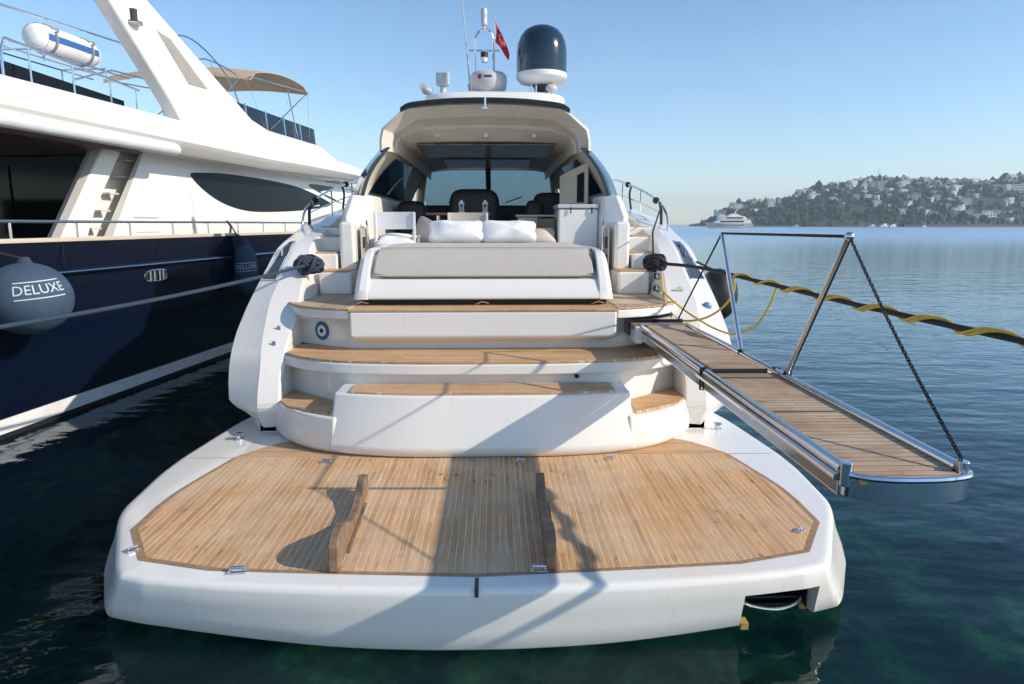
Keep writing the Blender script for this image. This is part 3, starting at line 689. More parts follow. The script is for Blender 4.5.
mb = MB(); mb.tube([(-1.14, 7.60, 2.243), (-.6, 7.60, 2.247), (.6, 7.60, 2.247), (1.14, 7.60, 2.243)], .007, 6); mb.build('piping', M['gfabric'], CU)
mb = MB(); mb.tube([(-1.14, 7.243, 1.963), (1.14, 7.243, 1.963)], .007, 6); mb.build('piping', M['gfabric'], CU)

# stern wings / hull sides ------------------------------------------------
wc = crv([(6.68, .44), (6.60, .60), (6.50, .78), (6.70, 1.16), (7.18, 1.52), (7.64, 1.78), (8.12, 2.02), (8.65, 2.26), (9.4, 2.43), (10.2, 2.60), (11.2, 2.70), (12.8, 2.84), (16, 2.95)], 5)
W = {}; wyf = lerp_fn([(z, y) for y, z in wc])
for s in (-1, 1):
    rr = []
    for (y, z) in wc:
        k = min(1, max(0, (z-1.6)/.7)); dy = .16*(1-k*.6); dz = -.05*k
        kk = min(1, max(0, (z-.3)/.6)); xi = 1.985+.17*k
        kk = min(1, max(0, (z-.44)/.34)); xo = 2.27+.28*kk+.06*min(1, max(0, (z-.78)/.6))
        rr.append([(s*(xi-.0), 16, z), (s*xi, y+.03, z), (s*(xi+.02), y+.008, z), (s*(2.20+.13*min(1, max(0, (z-1.1)/.6))), y, z), (s*(2.225+.13*min(1, max(0, (z-1.1)/.6))), y+.012, z-.004), (s*(xo-.02), y+dy, z+dz), (s*xo, y+dy+.05, z+dz), (s*(xo-.05*(y > 10)), 16, z+dz)])
    mb = MB(); mb.loft(rr); W[s] = mb.build('hull_wing', M['gel2'], YT, angle=12)
hs = []
for y, w, zt in ((6.655, 2.24, .455), (6.80, 2.36, .6), (7.05, 2.46, .8), (7.6, 2.50, 1.2), (9, 2.50, 1.45), (13, 2.50, 1.45), (16, 2.45, 1.45)):
    hs.append([(-w*.85, y, -.5), (-w*.97, y, .15), (-w, y, .6), (-w, y, zt), (w, y, zt), (w, y, .6), (w*.97, y, .15), (w*.85, y, -.5)])
mb = MB(); mb.loft(hs); mb.build('hull', M['gel2'], YT, angle=40)
hs = []
for y, w in ((15.98, 2.585), (18, 2.45), (20, 2.1), (22, 1.4), (23.6, .45), (24.2, .05)):
    zt = 2.9+(y-16)*.02; hs.append([(-w*.6, y-(.8 if y > 22 else 0), -.5), (-w*.85, y-(.4 if y > 22 else 0), .6), (-w, y, zt), (0, y, zt+.05), (w, y, zt), (w*.85, y-(.4 if y > 22 else 0), .6), (w*.6, y-(.8 if y > 22 else 0), -.5)])
mb = MB(); mb.loft(hs); mb.build('bow', M['gel2'], YT, angle=40)
for s in (-1, 1):       # side decks with their three steps
    mb = MB(); mb.box(*sorted((s*1.80, s*2.26)), 9.45, 16.2, 1.7, 2.455); mb.build('side_deck', M['gel'], YT, bevel=.02)
    mb = MB(); mb.box(*sorted((s*1.92, s*2.24)), 9.47, 16.0, 2.455, 2.470); mb.build('side_deck_teak', M['teakdk'], YT)
    for (x0, x1, y0, y1, z) in ((1.60, 1.98, 8.20, 8.90, 1.935), (1.84, 2.14, 8.60, 9.2, 2.14), (1.86, 2.2, 9.0, 9.5, 2.34)):
        mb = MB(); mb.box(*sorted((s*x0, s*x1)), y0, y1, 1.66, z); o = mb.build('side_step', M['gel'], YT, bevel=.03, seg=3)
        mb = MB(); mb.box(*sorted((s*(x0+.02), s*(x1-.02))), y0+.015, y1-.02, z-.001, z+.018); mb.build('tread', M['teakx'], o, bevel=.004)
    # mooring hawse on the wing shoulder
    sel = [(y, z) for y, z in wc if 1.84 < z < 2.30]; V = []
    def wpt(y, z, t, lift):
        k = min(1, max(0, (z-1.6)/.7)); a = Vector((s*2.355, y+.012, z-.004)); b = Vector((s*2.59, y+.16*(1-k*.6), z-.05*k)); return tuple(a.lerp(b, t)+Vector((s*.3, -.6, .75)).normalized()*lift)
    n = len(sel); mb = MB(); A = [wpt(y, z, .10+.12*(i/(n-1)), .004) for i, (y, z) in enumerate(sel)]; B = [wpt(y, z, .88-.30*(i/(n-1)), .004) for i, (y, z) in enumerate(sel)]
    mb.faces(A+B, [(i, i+1, n+i+1, n+i) for i in range(n-1)]); hz = mb.build('hawse_shade_sheet', M['fender'], W[s], label='flat blue-grey sheet painted as the shade in the mooring opening')  # sheet lies on the wing; the recess shade is in its colour
    mb = MB(); mb.tube(A+B[::-1], .009, 6, closed=True); mb.build('hawse_rim', M['chrome'], hz)
    mb = MB(); mb.tube([wpt(*sel[n//2], .35, .01), wpt(*sel[n//2+1], .38, .05), wpt(*sel[n-3], .4, .05), wpt(*sel[n-2], .4, .01)], .012, 8); mb.build('hawse_cleat', M['chrome'], hz)
# latches on the left wing face, sockets on the right wall
for z in (1.43, 1.30):
    y = wyf(z)+.004
    mb = MB(); mb.box(-2.14, -2.10, y-.015, y+.0, z-.035, z+.035); mb.build('latch', M['chrome'], W[-1], bevel=.006)
sk = MB(); sk.box(1.955, 1.985, 7.56, 7.76, 1.72, 1.98); SK = sk.build('shore_power_panel', M['pvc'], YT, bevel=.008)
for (y, z) in ((7.61, 1.78), (7.61, 1.92), (7.71, 1.78), (7.71, 1.92)):
    mb = MB(); mb.lathe([(.035, 0), (.035, -.03), (.024, -.035), (.02, -.02), (.001, -.02)], (1.954, y, z), 16, 'X'); mb.build('socket', M['brushed'] if y < 7.7 else M['black'], SK)
for (x, y, z) in ((2.08, 7.40, 1.80), (2.35, 7.75, 1.69)):
    pass
mb = MB(); mb.lathe([(.05, 0), (.05, -.012), (.03, -.014), (.001, -.014)], (2.18, wyf(1.76)+.004, 1.76), 18, 'Y'); mb.build('filler_cap', M['chrome'], W[1])
mb = MB(); mb.lathe([(.04, 0), (.04, -.01), (.001, -.012)], (2.14, wyf(1.42)+.004, 1.42), 18, 'Y'); mb.build('filler_cap', M['chrome'], W[1])
mb = MB(); mb.ell((2.44, wyf(1.60)+.088, 1.60), (.055, .03, .06), 20, 8); mb.build('emblem', simple('blue_emblem', (.12, .28, .45), .3), W[1], label='round pale blue emblem')

# cockpit coamings, glass, hardtop -----------------------------------------
for s in (-1, 1):
    p = [(1.50, 9.30), (1.56, 9.12), (1.82, 9.02), (1.88, 9.10), (1.94, 10.0), (1.80, 13.6), (1.45, 13.6)]
    p0 = [(s*x, y) for x, y in p]; p1 = [(s*(x-.09 if x > 1.7 else x), y+(.12 if y < 9.2 else 0)) for x, y in p]
    mb = MB(); mb.loft([z3(p0, 1.66), z3(p0, 2.60), z3(p1, 2.875)]); CO = mb.build('coaming', M['gel'], YT, bevel=.03, seg=4)
    mb = MB(); mb.box(*sorted((s*1.62, s*1.81)), 8.60, 9.15, 1.66, 2.53); mb.build('coaming_post', M['gel2'], YT, bevel=.045, seg=4)
    mb = MB(); mb.box(*sorted((s*1.56, s*1.575)), 8.75, 9.1, 1.8, 2.45); 
    mb.build('coaming_liner', M['cream'], YT)
    mb = MB(); mb.tube([(s*1.52, 8.86, 2.10), (s*1.50, 8.82, 2.16), (s*1.50, 8.82, 2.48), (s*1.52, 8.88, 2.54)], .014, 10); mb.build('grab_handle', M['chrome'], YT)
    mb = MB(); mb.box(*sorted((s*1.535, s*1.555)), 8.78, 8.90, 1.95, 2.12); mb.box(*sorted((s*1.535, s*1.555)), 8.80, 8.88, 2.2, 2.34); mb.build('control_panel', M['greydk'], YT, bevel=.006)
    # outer glass
    rr = []
    for y, xb, xt in ((9.26, 1.64, 1.29), (9.55, 1.80, 1.42), (10.6, 1.86, 1.46), (12.0, 1.78, 1.36), (13.5, 1.62, 1.20)):
        rr.append([(s*(xb+(xt-xb)*t+.06*math.sin(t*math.pi)), y+(-.06+.06*t), 2.87+.62*t) for t in [i/8 for i in range(9)]]+[(s*(xb+(xt-xb)*t+.06*math.sin(t*math.pi)-.05), y+(-.06+.06*t)+.01, 2.87+.62*t) for t in [i/8 for i in range(8, -1, -1)]])
    mb = MB(); mb.loft(rr); mb.build('side_glass', M['blueglass'], YT, angle=50)
    # inner liner
    def inn(y, t, off=0):
        xb = {9.3: 1.66, 13.5: 1.45}; b = 1.68+(1.50-1.68)*(y-9.3)/4.2; tp = 1.27+(1.10-1.27)*(y-9.3)/4.2
        return (s*(b+(tp-b)*t+.05*math.sin(t*math.pi)-off), y, 2.87+.62*t)
    rr = [[inn(y, i/8) for i in range(9)]+[(lambda q: (q[0]+s*.04, q[1], q[2]))(inn(y, i/8)) for i in range(8, -1, -1)] for y in (9.32, 10, 11, 12, 13.5)]
    mb = MB(); mb.loft(rr); LI = mb.build('side_liner', M['liner'], YT, angle=50)
    def pane(ya0, ya1, yb0, yb1, t0, t1, off, name, mat, par):
        V = []; nn = 8
        for i in range(nn+1):
            t = t0+(t1-t0)*i/nn; k = i/nn
            V += [inn(ya0+(ya1-ya0)*k, t, off), inn(yb0+(yb1-yb0)*k, t, off)]
        m = MB(); m.faces(V, [(2*i, 2*i+1, 2*i+3, 2*i+2) for i in range(nn)]); return m.build(name, mat, par)
    wnd = pane(9.75, 10.1, 12.6, 11.6, .06, .88, .012, 'side_window', M['blueglass'], LI)
    pane(10.9, 11.35, 11.05, 11.5, .14, .62, .02, 'pale_window_bar', M['white'], wnd)  # slanted white bar laid on the pane
sec = {}
def ringh(h): return [(-x, z) for x, z in h]+[(x, z) for x, z in reversed(h)][1:]
O = [(1.395, 3.45), (1.392, 3.60), (1.362, 3.74), (1.10, 3.965), (.98, 4.015), (.5, 4.07), (0, 4.085)]
def at_y(h, y): return [(x, y, z) for x, z in ringh(h)]
out_rings = [at_y([(x*.86, z-.10 if z > 3.5 else z-.05) for x, z in [(1.425, 3.45), (1.42, 3.5), (1.385, 3.55), (1.12, 3.6), (.98, 3.62), (.5, 3.65), (0, 3.66)]], 13.3),
             at_y([(x*.95, z+.10*(z > 3.7)) for x, z in O], 12.0), at_y([(x, z+.22*max(0, (z-3.7)/.5)) for x, z in O], 11.0), at_y([(x*1.005, z+.14*max(0, (z-3.7)/.5)) for x, z in O], 10.2), at_y(O, 9.35), at_y([(x-.006, z-.01*(z > 3.5)) for x, z in O], 9.30)]
mb = MB(); mb.loft(out_rings, closed=False, cap0=False, cap1=False); HT = mb.build('hardtop', M['gel2'], YT, angle=30)
R1 = O
R2 = [(1.36, 3.45), (1.356, 3.59), (1.325, 3.715), (1.07, 3.93), (.96, 3.975), (.5, 4.02), (0, 4.035)]
R3 = [(1.25, 3.45), (1.245, 3.57), (1.20, 3.68), (.92, 3.855), (.82, 3.875), (.45, 3.90), (0, 3.91)]
R3b = [(1.23, 3.45), (1.225, 3.56), (1.17, 3.66), (.86, 3.79), (.80, 3.80), (.45, 3.815), (0, 3.82)]
R4 = [(1.21, 3.45), (1.205, 3.56), (1.15, 3.655), (.93, 3.735), (.82, 3.755), (.45, 3.775), (0, 3.785)]
R5 = [(1.195, 3.45), (1.19, 3.56), (1.17, 3.60), (1.0, 3.625), (.8, 3.635), (.4, 3.64), (0, 3.64)]
mb = MB(); mb.loft([at_y([(x-.006, z-.01*(z > 3.5)) for x, z in O], 9.30), at_y(R2, 9.285), at_y(R3, 9.46)], closed=False, cap0=False, cap1=False); mb.build('visor', M['liner'], HT, angle=25)
mb = MB(); mb.loft([at_y(R3, 9.46), at_y(R3b, 9.60), at_y(R4, 9.62)], closed=False, cap0=False, cap1=False); mb.build('inset_band', M['cream'], HT, angle=25)
mb = MB(); mb.loft([at_y(R4, 9.62), at_y(R5, 9.86), at_y([(x*.97, z-.04) for x, z in R5], 11.5), at_y([(x*.90, z-.14) for x, z in R5], 13.25)], closed=False, cap0=False, cap1=False); mb.build('headliner', M['liner'], HT, angle=25)
mb = MB(); mb.box(-.98, .98, 9.95, 11.4, 3.575, 3.60, Matrix.Rotation(R(-1.4), 3, 'X')); mb.build('ceiling_panel', M['ceil'], HT, bevel=.01)
mb = MB(); mb.box(-.72, .72, 11.55, 12.5, 3.515, 3.54, Matrix.Rotation(R(-2.5), 3, 'X')); mb.build('roof_hatch', M['ceil'], HT, bevel=.01)
for x in (-.66, 0, .66):
    mb = MB(); mb.cyl((x, 9.72, 3.70), (x, 9.77, 3.70), .03, 16); mb.build('spotlight', M['brushed'], HT)
mb = MB(); pth = crv([(-1.11, 9.29, 3.955), (-1.0, 9.26, 4.01), (-.8, 9.23, 4.035), (-.45, 9.20, 4.06), (0, 9.19, 4.07), (.45, 9.20, 4.06), (.8, 9.23, 4.035), (1.0, 9.26, 4.01), (1.11, 9.29, 3.955)], 5)
rr = [[(x, y-.01, z+.035), (x, y+.10, z+.045), (x, y+.10, z-.02), (x, y-.0, z-.03)] for x, y, z in pth]; mb.loft(rr); mb.build('black_trim', M['blackgl'], HT, bevel=.012)
mb = MB(); mb.cyl((0, 9.15, 4.10), (0, 9.15, 3.97), .014, 10); mb.box(-.04, .04, 9.14, 9.17, 3.955, 3.975); mb.build('latch', M['chrome'], HT)
# windscreen
WS = MB(); WS.faces([(-1.22, 13.0, 3.50), (1.22, 13.0, 3.50), (1.30, 14.4, 2.83), (-1.30, 14.4, 2.83)], [(0, 1, 2, 3)]); WSo = WS.build('windscreen', M['wind'], YT)
mb = MB(); mb.tube([(0, 12.97, 3.50), (0, 14.4, 2.83)], .05, 8); mb.build('mullion', M['black'], WSo)
for s in (-1, 1):
    mb = MB(); mb.tube([(s*1.2, 12.97, 3.50), (s*1.42, 14.4, 2.82)], .09, 8); mb.build('windscreen_pillar', M['liner'], WSo)
for x in (.55, -.62):
    mb = MB(); mb.tube([(x-.2, 14.25, 2.93), (x+.12, 14.0, 3.04)], .012, 6); mb.build('wiper', M['black'], WSo)
mb = MB(); mb.box(-1.6, 1.6, 12.8, 14.45, 2.3, 2.84); mb.build('dashboard', M['seat'], YT, bevel=.04)
mb = MB(); mb.box(-1.62, 1.62, 14.4, 16.2, 1.6, 2.80); mb.build('foredeck', M['gel'], YT, bevel=.05)
mb = MB(); mb.box(-1.45, 1.45, 11.9, 12.8, 1.66, 2.35); mb.build('helm_console', M['greydk'], YT, bevel=.04)
# interior furniture (fixed)
def seatback(name, x0, x1, y, z0, z1, mat, lab):
    m = MB(); m.ell(((x0+x1)/2, y, (z0+z1)/2), ((x1-x0)/2, .16, (z1-z0)/2), 24, 12, .45); return m.build(name, mat, YT, label=lab)
seatback('helm_seat', -.62, .20, 11.3, 2.15, 3.06, M['seat'], 'wide dark brown helm seat in the middle')
seatback('helm_seat', .72, 1.32, 11.2, 2.15, 3.00, M['seat'], 'dark brown co-pilot seat at the right')
seatback('sofa_back', .60, .9, 11.0, 2.15, 2.87, M['seat'], 'lower dark seat shoulder at the right')
seatback('sofa_back', -1.42, -.95, 11.0, 2.0, 2.86, M['seat'], 'dark sofa back at the left')
seatback('sofa_back', -1.0, -.66, 11.6, 2.0, 2.72, M['seat'], None)
mb = MB(); mb.box(-1.40, -.9, 9.9, 11.0, 1.66, 2.15); mb.build('sofa_base', M['greyf'], YT, bevel=.05)
mb = MB(); mb.box(-.86, .06, 9.85, 10.35, 2.62, 2.66); tb = mb.build('saloon_table', M['dwood'], YT, bevel=.01)
for x in (-.7, -.1):
    mb = MB(); mb.cyl((x, 10.1, 1.66), (x, 10.1, 2.62), .03, 12); mb.build('leg', M['chrome'], tb)
wb = MB(); wb.box(.965, 1.50, 9.25, 9.95, 1.66, 2.70); WB = wb.build('wet_bar', M['gel'], YT, bevel=.03, seg=3)
mb = MB(); mb.box(.955, 1.51, 9.235, 9.96, 2.705, 2.76); mb.build('lid', M['pvc'], WB, bevel=.012)
for x in (1.13, 1.41):
    mb = MB(); mb.box(x-.007, x+.007, 9.22, 9.234, 2.64, 2.72); mb.build('lid_strap', M['black'], WB)
mb = MB(); mb.box(.74, .96, 9.55, 10.0, 1.66, 2.58); mb.build('drawer_unit', M['dwood'], YT, bevel=.01)
mb = MB(); mb.box(.45, .74, 9.9, 10.2, 1.66, 2.60); mb.build('galley_unit', M['cream'], YT, bevel=.01)
mb = MB(); mb.box(.42, .98, 9.86, 10.2, 2.60, 2.63); mb.build('galley_top', M['pvc'], YT, bevel=.01)
dp = MB(); dp.faces([(1.05, 10.05, 2.76), (1.42, 9.75, 2.76), (1.42, 9.75, 3.36), (1.05, 10.05, 3.18), (1.07, 10.08, 2.76), (1.44, 9.78, 2.76), (1.44, 9.78, 3.36), (1.07, 10.08, 3.18)], [(0, 1, 2, 3), (7, 6, 5, 4), (0, 4, 5, 1), (3, 2, 6, 7), (1, 5, 6, 2), (0, 3, 7, 4)])
DP = dp.build('cabin_door', M['cream'], YT, bevel=.012)
mb = MB(); mb.faces([(1.28, 9.852, 2.80), (1.37, 9.779, 2.80), (1.37, 9.779, 3.22), (1.28, 9.852, 3.18)], [(0, 1, 2, 3)]); mb.build('door_pane', M['dglass'], DP)
mb = MB(); mb.box(1.02, 1.40, 9.0, 9.24, 1.9, 2.16); mb.build('corner_seat', M['beigec'], YT, bevel=.05, seg=3)

# roof gear
RZ = 4.42
mb = MB(); mb.ell((.13, 11.1, 4.34), (1.08, .5, .135), 40, 14, .55); mb.build('roof_plinth', M['gel2'], HT, angle=60)
rd = MB(); rd.lathe([(.12, 4.45), (.22, 4.50), (.275, 4.56), (.29, 4.66), (.285, 4.74), (.24, 4.79), (.001, 4.80)], (.03, 11.1, 0), 32); RD = rd.build('radar_dome', M['pvc'], YT)
mb = MB()
for k, (a0, a1, z0, z1) in enumerate(((-2.15, -1.95, 4.66, 4.73),)):
    V = []; 
    for i in range(7):
        q = a0+(a1-a0)*i/6; V += [(.03+.2895*math.cos(q), 11.1+.2895*math.sin(q), z0), (.03+.2895*math.cos(q), 11.1+.2895*math.sin(q), z1)]
    mb.faces(V, [(2*i, 2*i+2, 2*i+3, 2*i+1) for i in range(6)])
mb.build('emblem', M['red'], RD)
mb = MB()
for (q0, w, h) in ((-1.75, .025, .03), (-1.67, .02, .03), (-1.59, .025, .03), (-1.51, .02, .03), (-1.43, .025, .03)):
    q = q0; mb.box(.03+.2905*math.cos(q)-w/2, .03+.2905*math.cos(q)+w/2, 11.1+.2905*math.sin(q)-.001, 11.1+.2905*math.sin(q)+.001, 4.68, 4.71)
mb.build('lettering', M['greydk'], RD)
mf = MB()
pth = crv([(-.17, 11.0, 4.45), (-.17, 11.0, 5.2), (-.165, 11.0, 5.28), (-.10, 11.0, 5.38), (0, 11.0, 5.40), (.06, 11.0, 5.38), (.10, 11.0, 5.28), (.105, 11.0, 5.2), (.105, 11.0, 4.45)], 4)
mf.tube(pth, .016, 10); mf.cyl((-.26, 11.0, 5.10), (.20, 11.0, 5.10), .012, 8); MF = mf.build('light_mast', M['chrome'], YT)
mb = MB(); mb.lathe([(.02, 5.39), (.022, 5.45), (.045, 5.46), (.05, 5.54), (.045, 5.555), (.05, 5.57), (.05, 5.66), (.04, 5.70), (.001, 5.71)], (-.03, 11.0, 0), 16); mb.build('mast_light', M['pvc'], MF)
mb = MB(); mb.lathe([(.05, 5.08), (.055, 5.0), (.045, 4.99), (.05, 4.97), (.05, 4.93), (.001, 4.92)], (-.03, 11.0, 0), 16); mb.build('lower_light', M['white'], MF)
mb = MB(); mb.lathe([(.052, 5.075), (.057, 5.075), (.057, 5.0), (.052, 5.0)], (-.03, 11.0, 0), 16); mb.build('lens_band', M['black'], MF)
mb = MB(); mb.cyl((-.24, 11.2, 4.45), (-.28, 11.2, 4.65), .02, 8); mb.tube([(-.25, 11.2, 4.5), (-.40, 11.15, 6.3)], [.013, .006], 8); mb.build('whip_antenna', M['pvc'], YT)
sdm = MB(); sdm.lathe([(.20, 4.60), (.33, 4.635), (.385, 4.69), (.392, 4.745), (.385, 4.76), (.001, 4.76)], (.845, 11.0, 0), 40); SDM = sdm.build('satellite_dome', M['white'], YT, label='large blue-black satellite dome on a white base')
mb = MB(); mb.lathe([(.384, 4.75), (.386, 4.9), (.383, 5.08), (.365, 5.20), (.325, 5.30), (.26, 5.385), (.16, 5.44), (.06, 5.46), (.001, 5.462)], (.845, 11.0, 0), 48); mb.build('dome_cover', M['dome'], SDM, angle=60)
mb = MB(); mb.lathe([(.12, 4.38), (.10, 4.5), (.13, 4.61)], (.845, 11.0, 0), 20); mb.build('pedestal', M['greydk'], SDM)
for x in (.68, .76, 1.0):
    mb = MB(); mb.cyl((x, 10.9, 4.40), (x, 10.9, 4.64), .014, 8); mb.build('strut', M['chrome'], SDM)
mb = MB(); mb.ell((.98, 10.8, 4.52), (.09, .06, .06), 16, 8); mb.build('horn', M['pvc'], SDM)
sl = MB(); sl.box(-.76, -.56, 10.85, 11.0, 4.57, 4.77); sl.cyl((-.66, 10.95, 4.40), (-.66, 10.95, 4.58), .05, 12); SL = sl.build('searchlight', M['pvc'], YT, bevel=.02)
mb = MB(); mb.box(-.73, -.59, 10.838, 10.852, 4.60, 4.74); mb.build('lamp_glass', M['brushed'], SL, bevel=.02)
mb = MB(); mb.ell((-.90, 10.95, 4.50), (.09, .12, .06), 14, 8); mb.lathe([(.05, 0), (.05, .03), (.001, .03)], (-.97, 10.9, 4.56), 14, 'Y'); mb.build('horn', M['pvc'], YT)
# Turkish flag : cloth with crescent and star, on its own staff
fl = thing('flag', 'small red flag with white crescent and star on a staff above the radar', 'flag', (.115, 11.0, 5.0))
mb = MB(); mb.cyl((.118, 11.0, 4.6), (.128, 11.0, 5.60), .008, 8, .006); mb.build('staff', M['pvc'], fl)
def fpt(u, v):
    # u along the fly, v from hoist top down; limp cloth hanging to the lower right
    x = .135+.20*u+.02*math.sin(v*3); z = 5.53-.30*v*(1-.45*u)-.36*u-.05*u*u
    return (x, 11.0+.03*math.sin(u*8+v*2), z)
V = [fpt(i/14, j/10) for j in range(11) for i in range(15)]; mb = MB(); mb.faces(V, [(j*15+i, j*15+i+1, j*15+i+16, j*15+i+15) for j in range(10) for i in range(14)])
fo = mb.build('cloth', M['red'], fl, angle=80); sm = fo.modifiers.new('s', 'SOLIDIFY'); sm.thickness = .003
mb = MB(); cr = []
for k in range(17):
    a = R(50+k*260/16); cr.append((.36+.17*math.cos(a), .5+.24*math.sin(a)))
for k in range(16, -1, -1):
    a = R(60+k*240/16); cr.append((.41+.135*math.cos(a), .5+.19*math.sin(a)))
V = [(lambda p: (p[0], p[1]-.004, p[2]))(fpt(*c)) for c in cr]; nn = 17
mb.faces(V, [(i, i+1, 2*nn-2-i, 2*nn-1-i) for i in range(nn-1)])
stp = [(.62+(.09 if i % 2 == 0 else .036)*math.cos(R(180+36*i)), .5+(.13 if i % 2 == 0 else .05)*math.sin(R(180+36*i))) for i in range(10)]
V = [(lambda p: (p[0], p[1]-.004, p[2]))(fpt(*c)) for c in [(.62, .5)]+stp]; mb.faces(V, [(0, i+1, (i+1) % 10+1) for i in range(10)])
mb.build('crescent_and_star', M['white'], fo)

# stern quarter rails
for s in (-1, 1):
    pth = crv([(s*2.50, 9.50, 2.40), (s*2.505, 9.55, 2.56), (s*2.50, 9.75, 2.72), (s*2.48, 10.3, 2.88), (s*2.47, 11.2, 3.04), (s*2.44, 12.6, 3.24), (s*2.42, 13.6, 3.34), (s*2.38, 15.6, 3.40)], 6)
    mb = MB(); mb.tube(pth, .017, 10); RL = mb.build('quarter_rail', M['chrome'], YT)
    for y, z0, z1 in ((11.1, 2.62, 3.02), (12.7, 2.76, 3.25), (14.4, 2.85, 3.36)):
        mb = MB(); mb.cyl((s*2.46, y, z0), (s*2.46, y, z1), .013, 8); mb.build('stanchion', M['chrome'], RL)
    mb = MB(); mb.tube([(s*2.49, 9.9, 2.66), (s*2.46, 11.1, 2.83), (s*2.44, 12.7, 3.02), (s*2.40, 15, 3.1)], .008, 6); mb.build('rail_wire', M['chrome'], RL)
    mb = MB(); mb.tube(crv([(s*2.49, 9.95, 2.80), (s*2.50, 9.9, 2.70), (s*2.5, 9.88, 2.6), (s*2.50, 9.86, 2.45)], 4), .022, 8); mb.ell((s*2.48, 10.15, 2.84), (.05, .09, .05), 10, 6)
    o = mb.build('rope_lashing', M['blackrope'], None); tag(o, 'black rope lashed over the '+('left' if s < 0 else 'right')+' stern rail of the white yacht, the nearer lashing', 'rope')
    mb = MB(); mb.tube(crv([(s*2.46, 11.9, 3.14), (s*2.42, 11.85, 3.0), (s*2.46, 11.9, 2.75)], 4), .018, 8)
    mb.ell((s*2.455, 12.2, 3.18), (.05, .09, .05), 10, 6)
    o = mb.build('rope_lashing', M['blackrope'], None); tag(o, 'black rope lashed over the '+('left' if s < 0 else 'right')+' stern rail of the white yacht, the farther lashing', 'rope')

# loose things in the cockpit ------------------------------------------------
def director_chair(x, y, z, w, lab, seatz, rot=0, mat='canvas'):
    t = thing('director_chair', lab, 'chair', (x, y, z), rot, 'canvas director chairs in the cockpit')
    h = w/2
    m = MB(); 
    m.loft([[(-h+2*h*i/8, -.22+.03*math.sin(i/8*math.pi), zz) for i in range(9)]+[(-h+2*h*i/8, -.205+.03*math.sin(i/8*math.pi), zz) for i in range(8, -1, -1)] for zz in (.77, .88, .99)]); m.build('backrest', M[mat], t, local=True)
    m = MB(); m.box(-h+.02, h-.02, -.2, .24, seatz, seatz+.02); m.build('seat', M[mat], t, local=True, bevel=.005)
    for s in (-1, 1):
        m = MB(); m.box(s*h-.016, s*h+.016, -.235, -.20, .0, .985); m.build('back_post', M['canvas'], t, local=True, bevel=.005)
        m = MB(); m.box(s*h-.016, s*h+.016, .20, .235, 0, .66); m.build('leg', M['canvas'], t, local=True, bevel=.005)
        m = MB(); m.box(s*h-.025, s*h+.025, -.2, .28, .66, .685); m.build('armrest', M['canvas'], t, local=True, bevel=.005)
    return t
director_chair(-1.17, 8.95+.22, 1.664, .50, 'white canvas director chair with a cushion on its seat, left of the sunpad', .50)
director_chair(-.25, 9.70, 1.664, .52, 'off-white director chair behind the white pillows in front of the table', .50, mat='beigefab')
def pillow(name, c, r, mat, lab, rx=0, ry=0, rz=0, grp=None, sd=1):
    rm = Matrix.Rotation(rz, 3, 'Z') @ Matrix.Rotation(ry, 3, 'Y') @ Matrix.Rotation(rx, 3, 'X')
    def fn(p):
        a = abs(p.x/r[0]); b = abs(p.y/r[1]); pin = 1+.09*(a*b)**2-.06*(1-a*b)*max(a, b)**4
        p = Vector((p.x*pin, p.y*pin, p.z*(1-.55*max(a, b)**2.5)))
        p.z += .022*noise.noise(Vector((p.x*6+sd, p.y*6, p.z*4)))
        return rm @ p
    m = MB(); m.ell(c, r, 40, 20, .42, fn); o = m.build(name, mat, None, angle=80); tag(o, lab, 'pillow', grp); return o
pillow('pillow', (-.385, 9.02, 2.40), (.36, .16, .11), M['wfabric'], 'left one of the two white pillows lying on the back of the sunpad', rx=R(52), sd=3)
pillow('pillow', (.30, 9.02, 2.40), (.36, .16, .11), M['wfabric'], 'right one of the two white pillows lying on the back of the sunpad', rx=R(52), sd=8)
pillow('pillow', (.70, 9.35, 2.32), (.24, .15, .10), M['beigefab'], 'beige pillow peeping out right of the white pillows', rx=R(35), sd=5)
pillow('pillow', (-1.17, 9.05, 2.27), (.26, .22, .09), M['wfabric'], 'white cushion on the seat of the left director chair', rx=R(12), sd=6)
pillow('pillow', (-.80, 9.5, 2.38), (.20, .20, .07), M['greyf'], 'dark grey cushion leaning between the director chair and the white pillows', rx=R(60), ry=R(25), sd=9)
for x in (-.36, -.02):
    t = thing('lantern', ('left' if x < -.1 else 'right')+' one of the two small white lanterns on the saloon table', 'lantern', (x-.0, 10.05, 2.66), group='white lanterns on the saloon table')
    m = MB(); m.lathe([(.05, 0), (.05, .015), (.035, .02), (.001, .02)], (0, 0, 0), 8); m.build('base', M['white'], t, local=True)
    for k in range(4):
        q = k*math.pi/2+.6; m = MB(); m.cyl((.036*math.cos(q), .036*math.sin(q), .02), (.036*math.cos(q), .036*math.sin(q), .12), .005, 6); m.build('post', M['white'], t, local=True)
    m = MB(); m.lathe([(.048, .12), (.045, .13), (.02, .165), (.012, .18), (.001, .185)], (0, 0, 0), 8); m.build('cap', M['white'], t, local=True)
    m = MB(); m.cyl((0, 0, .02), (0, 0, .08), .018, 10); m.build('candle', M['beigefab'], t, local=True)

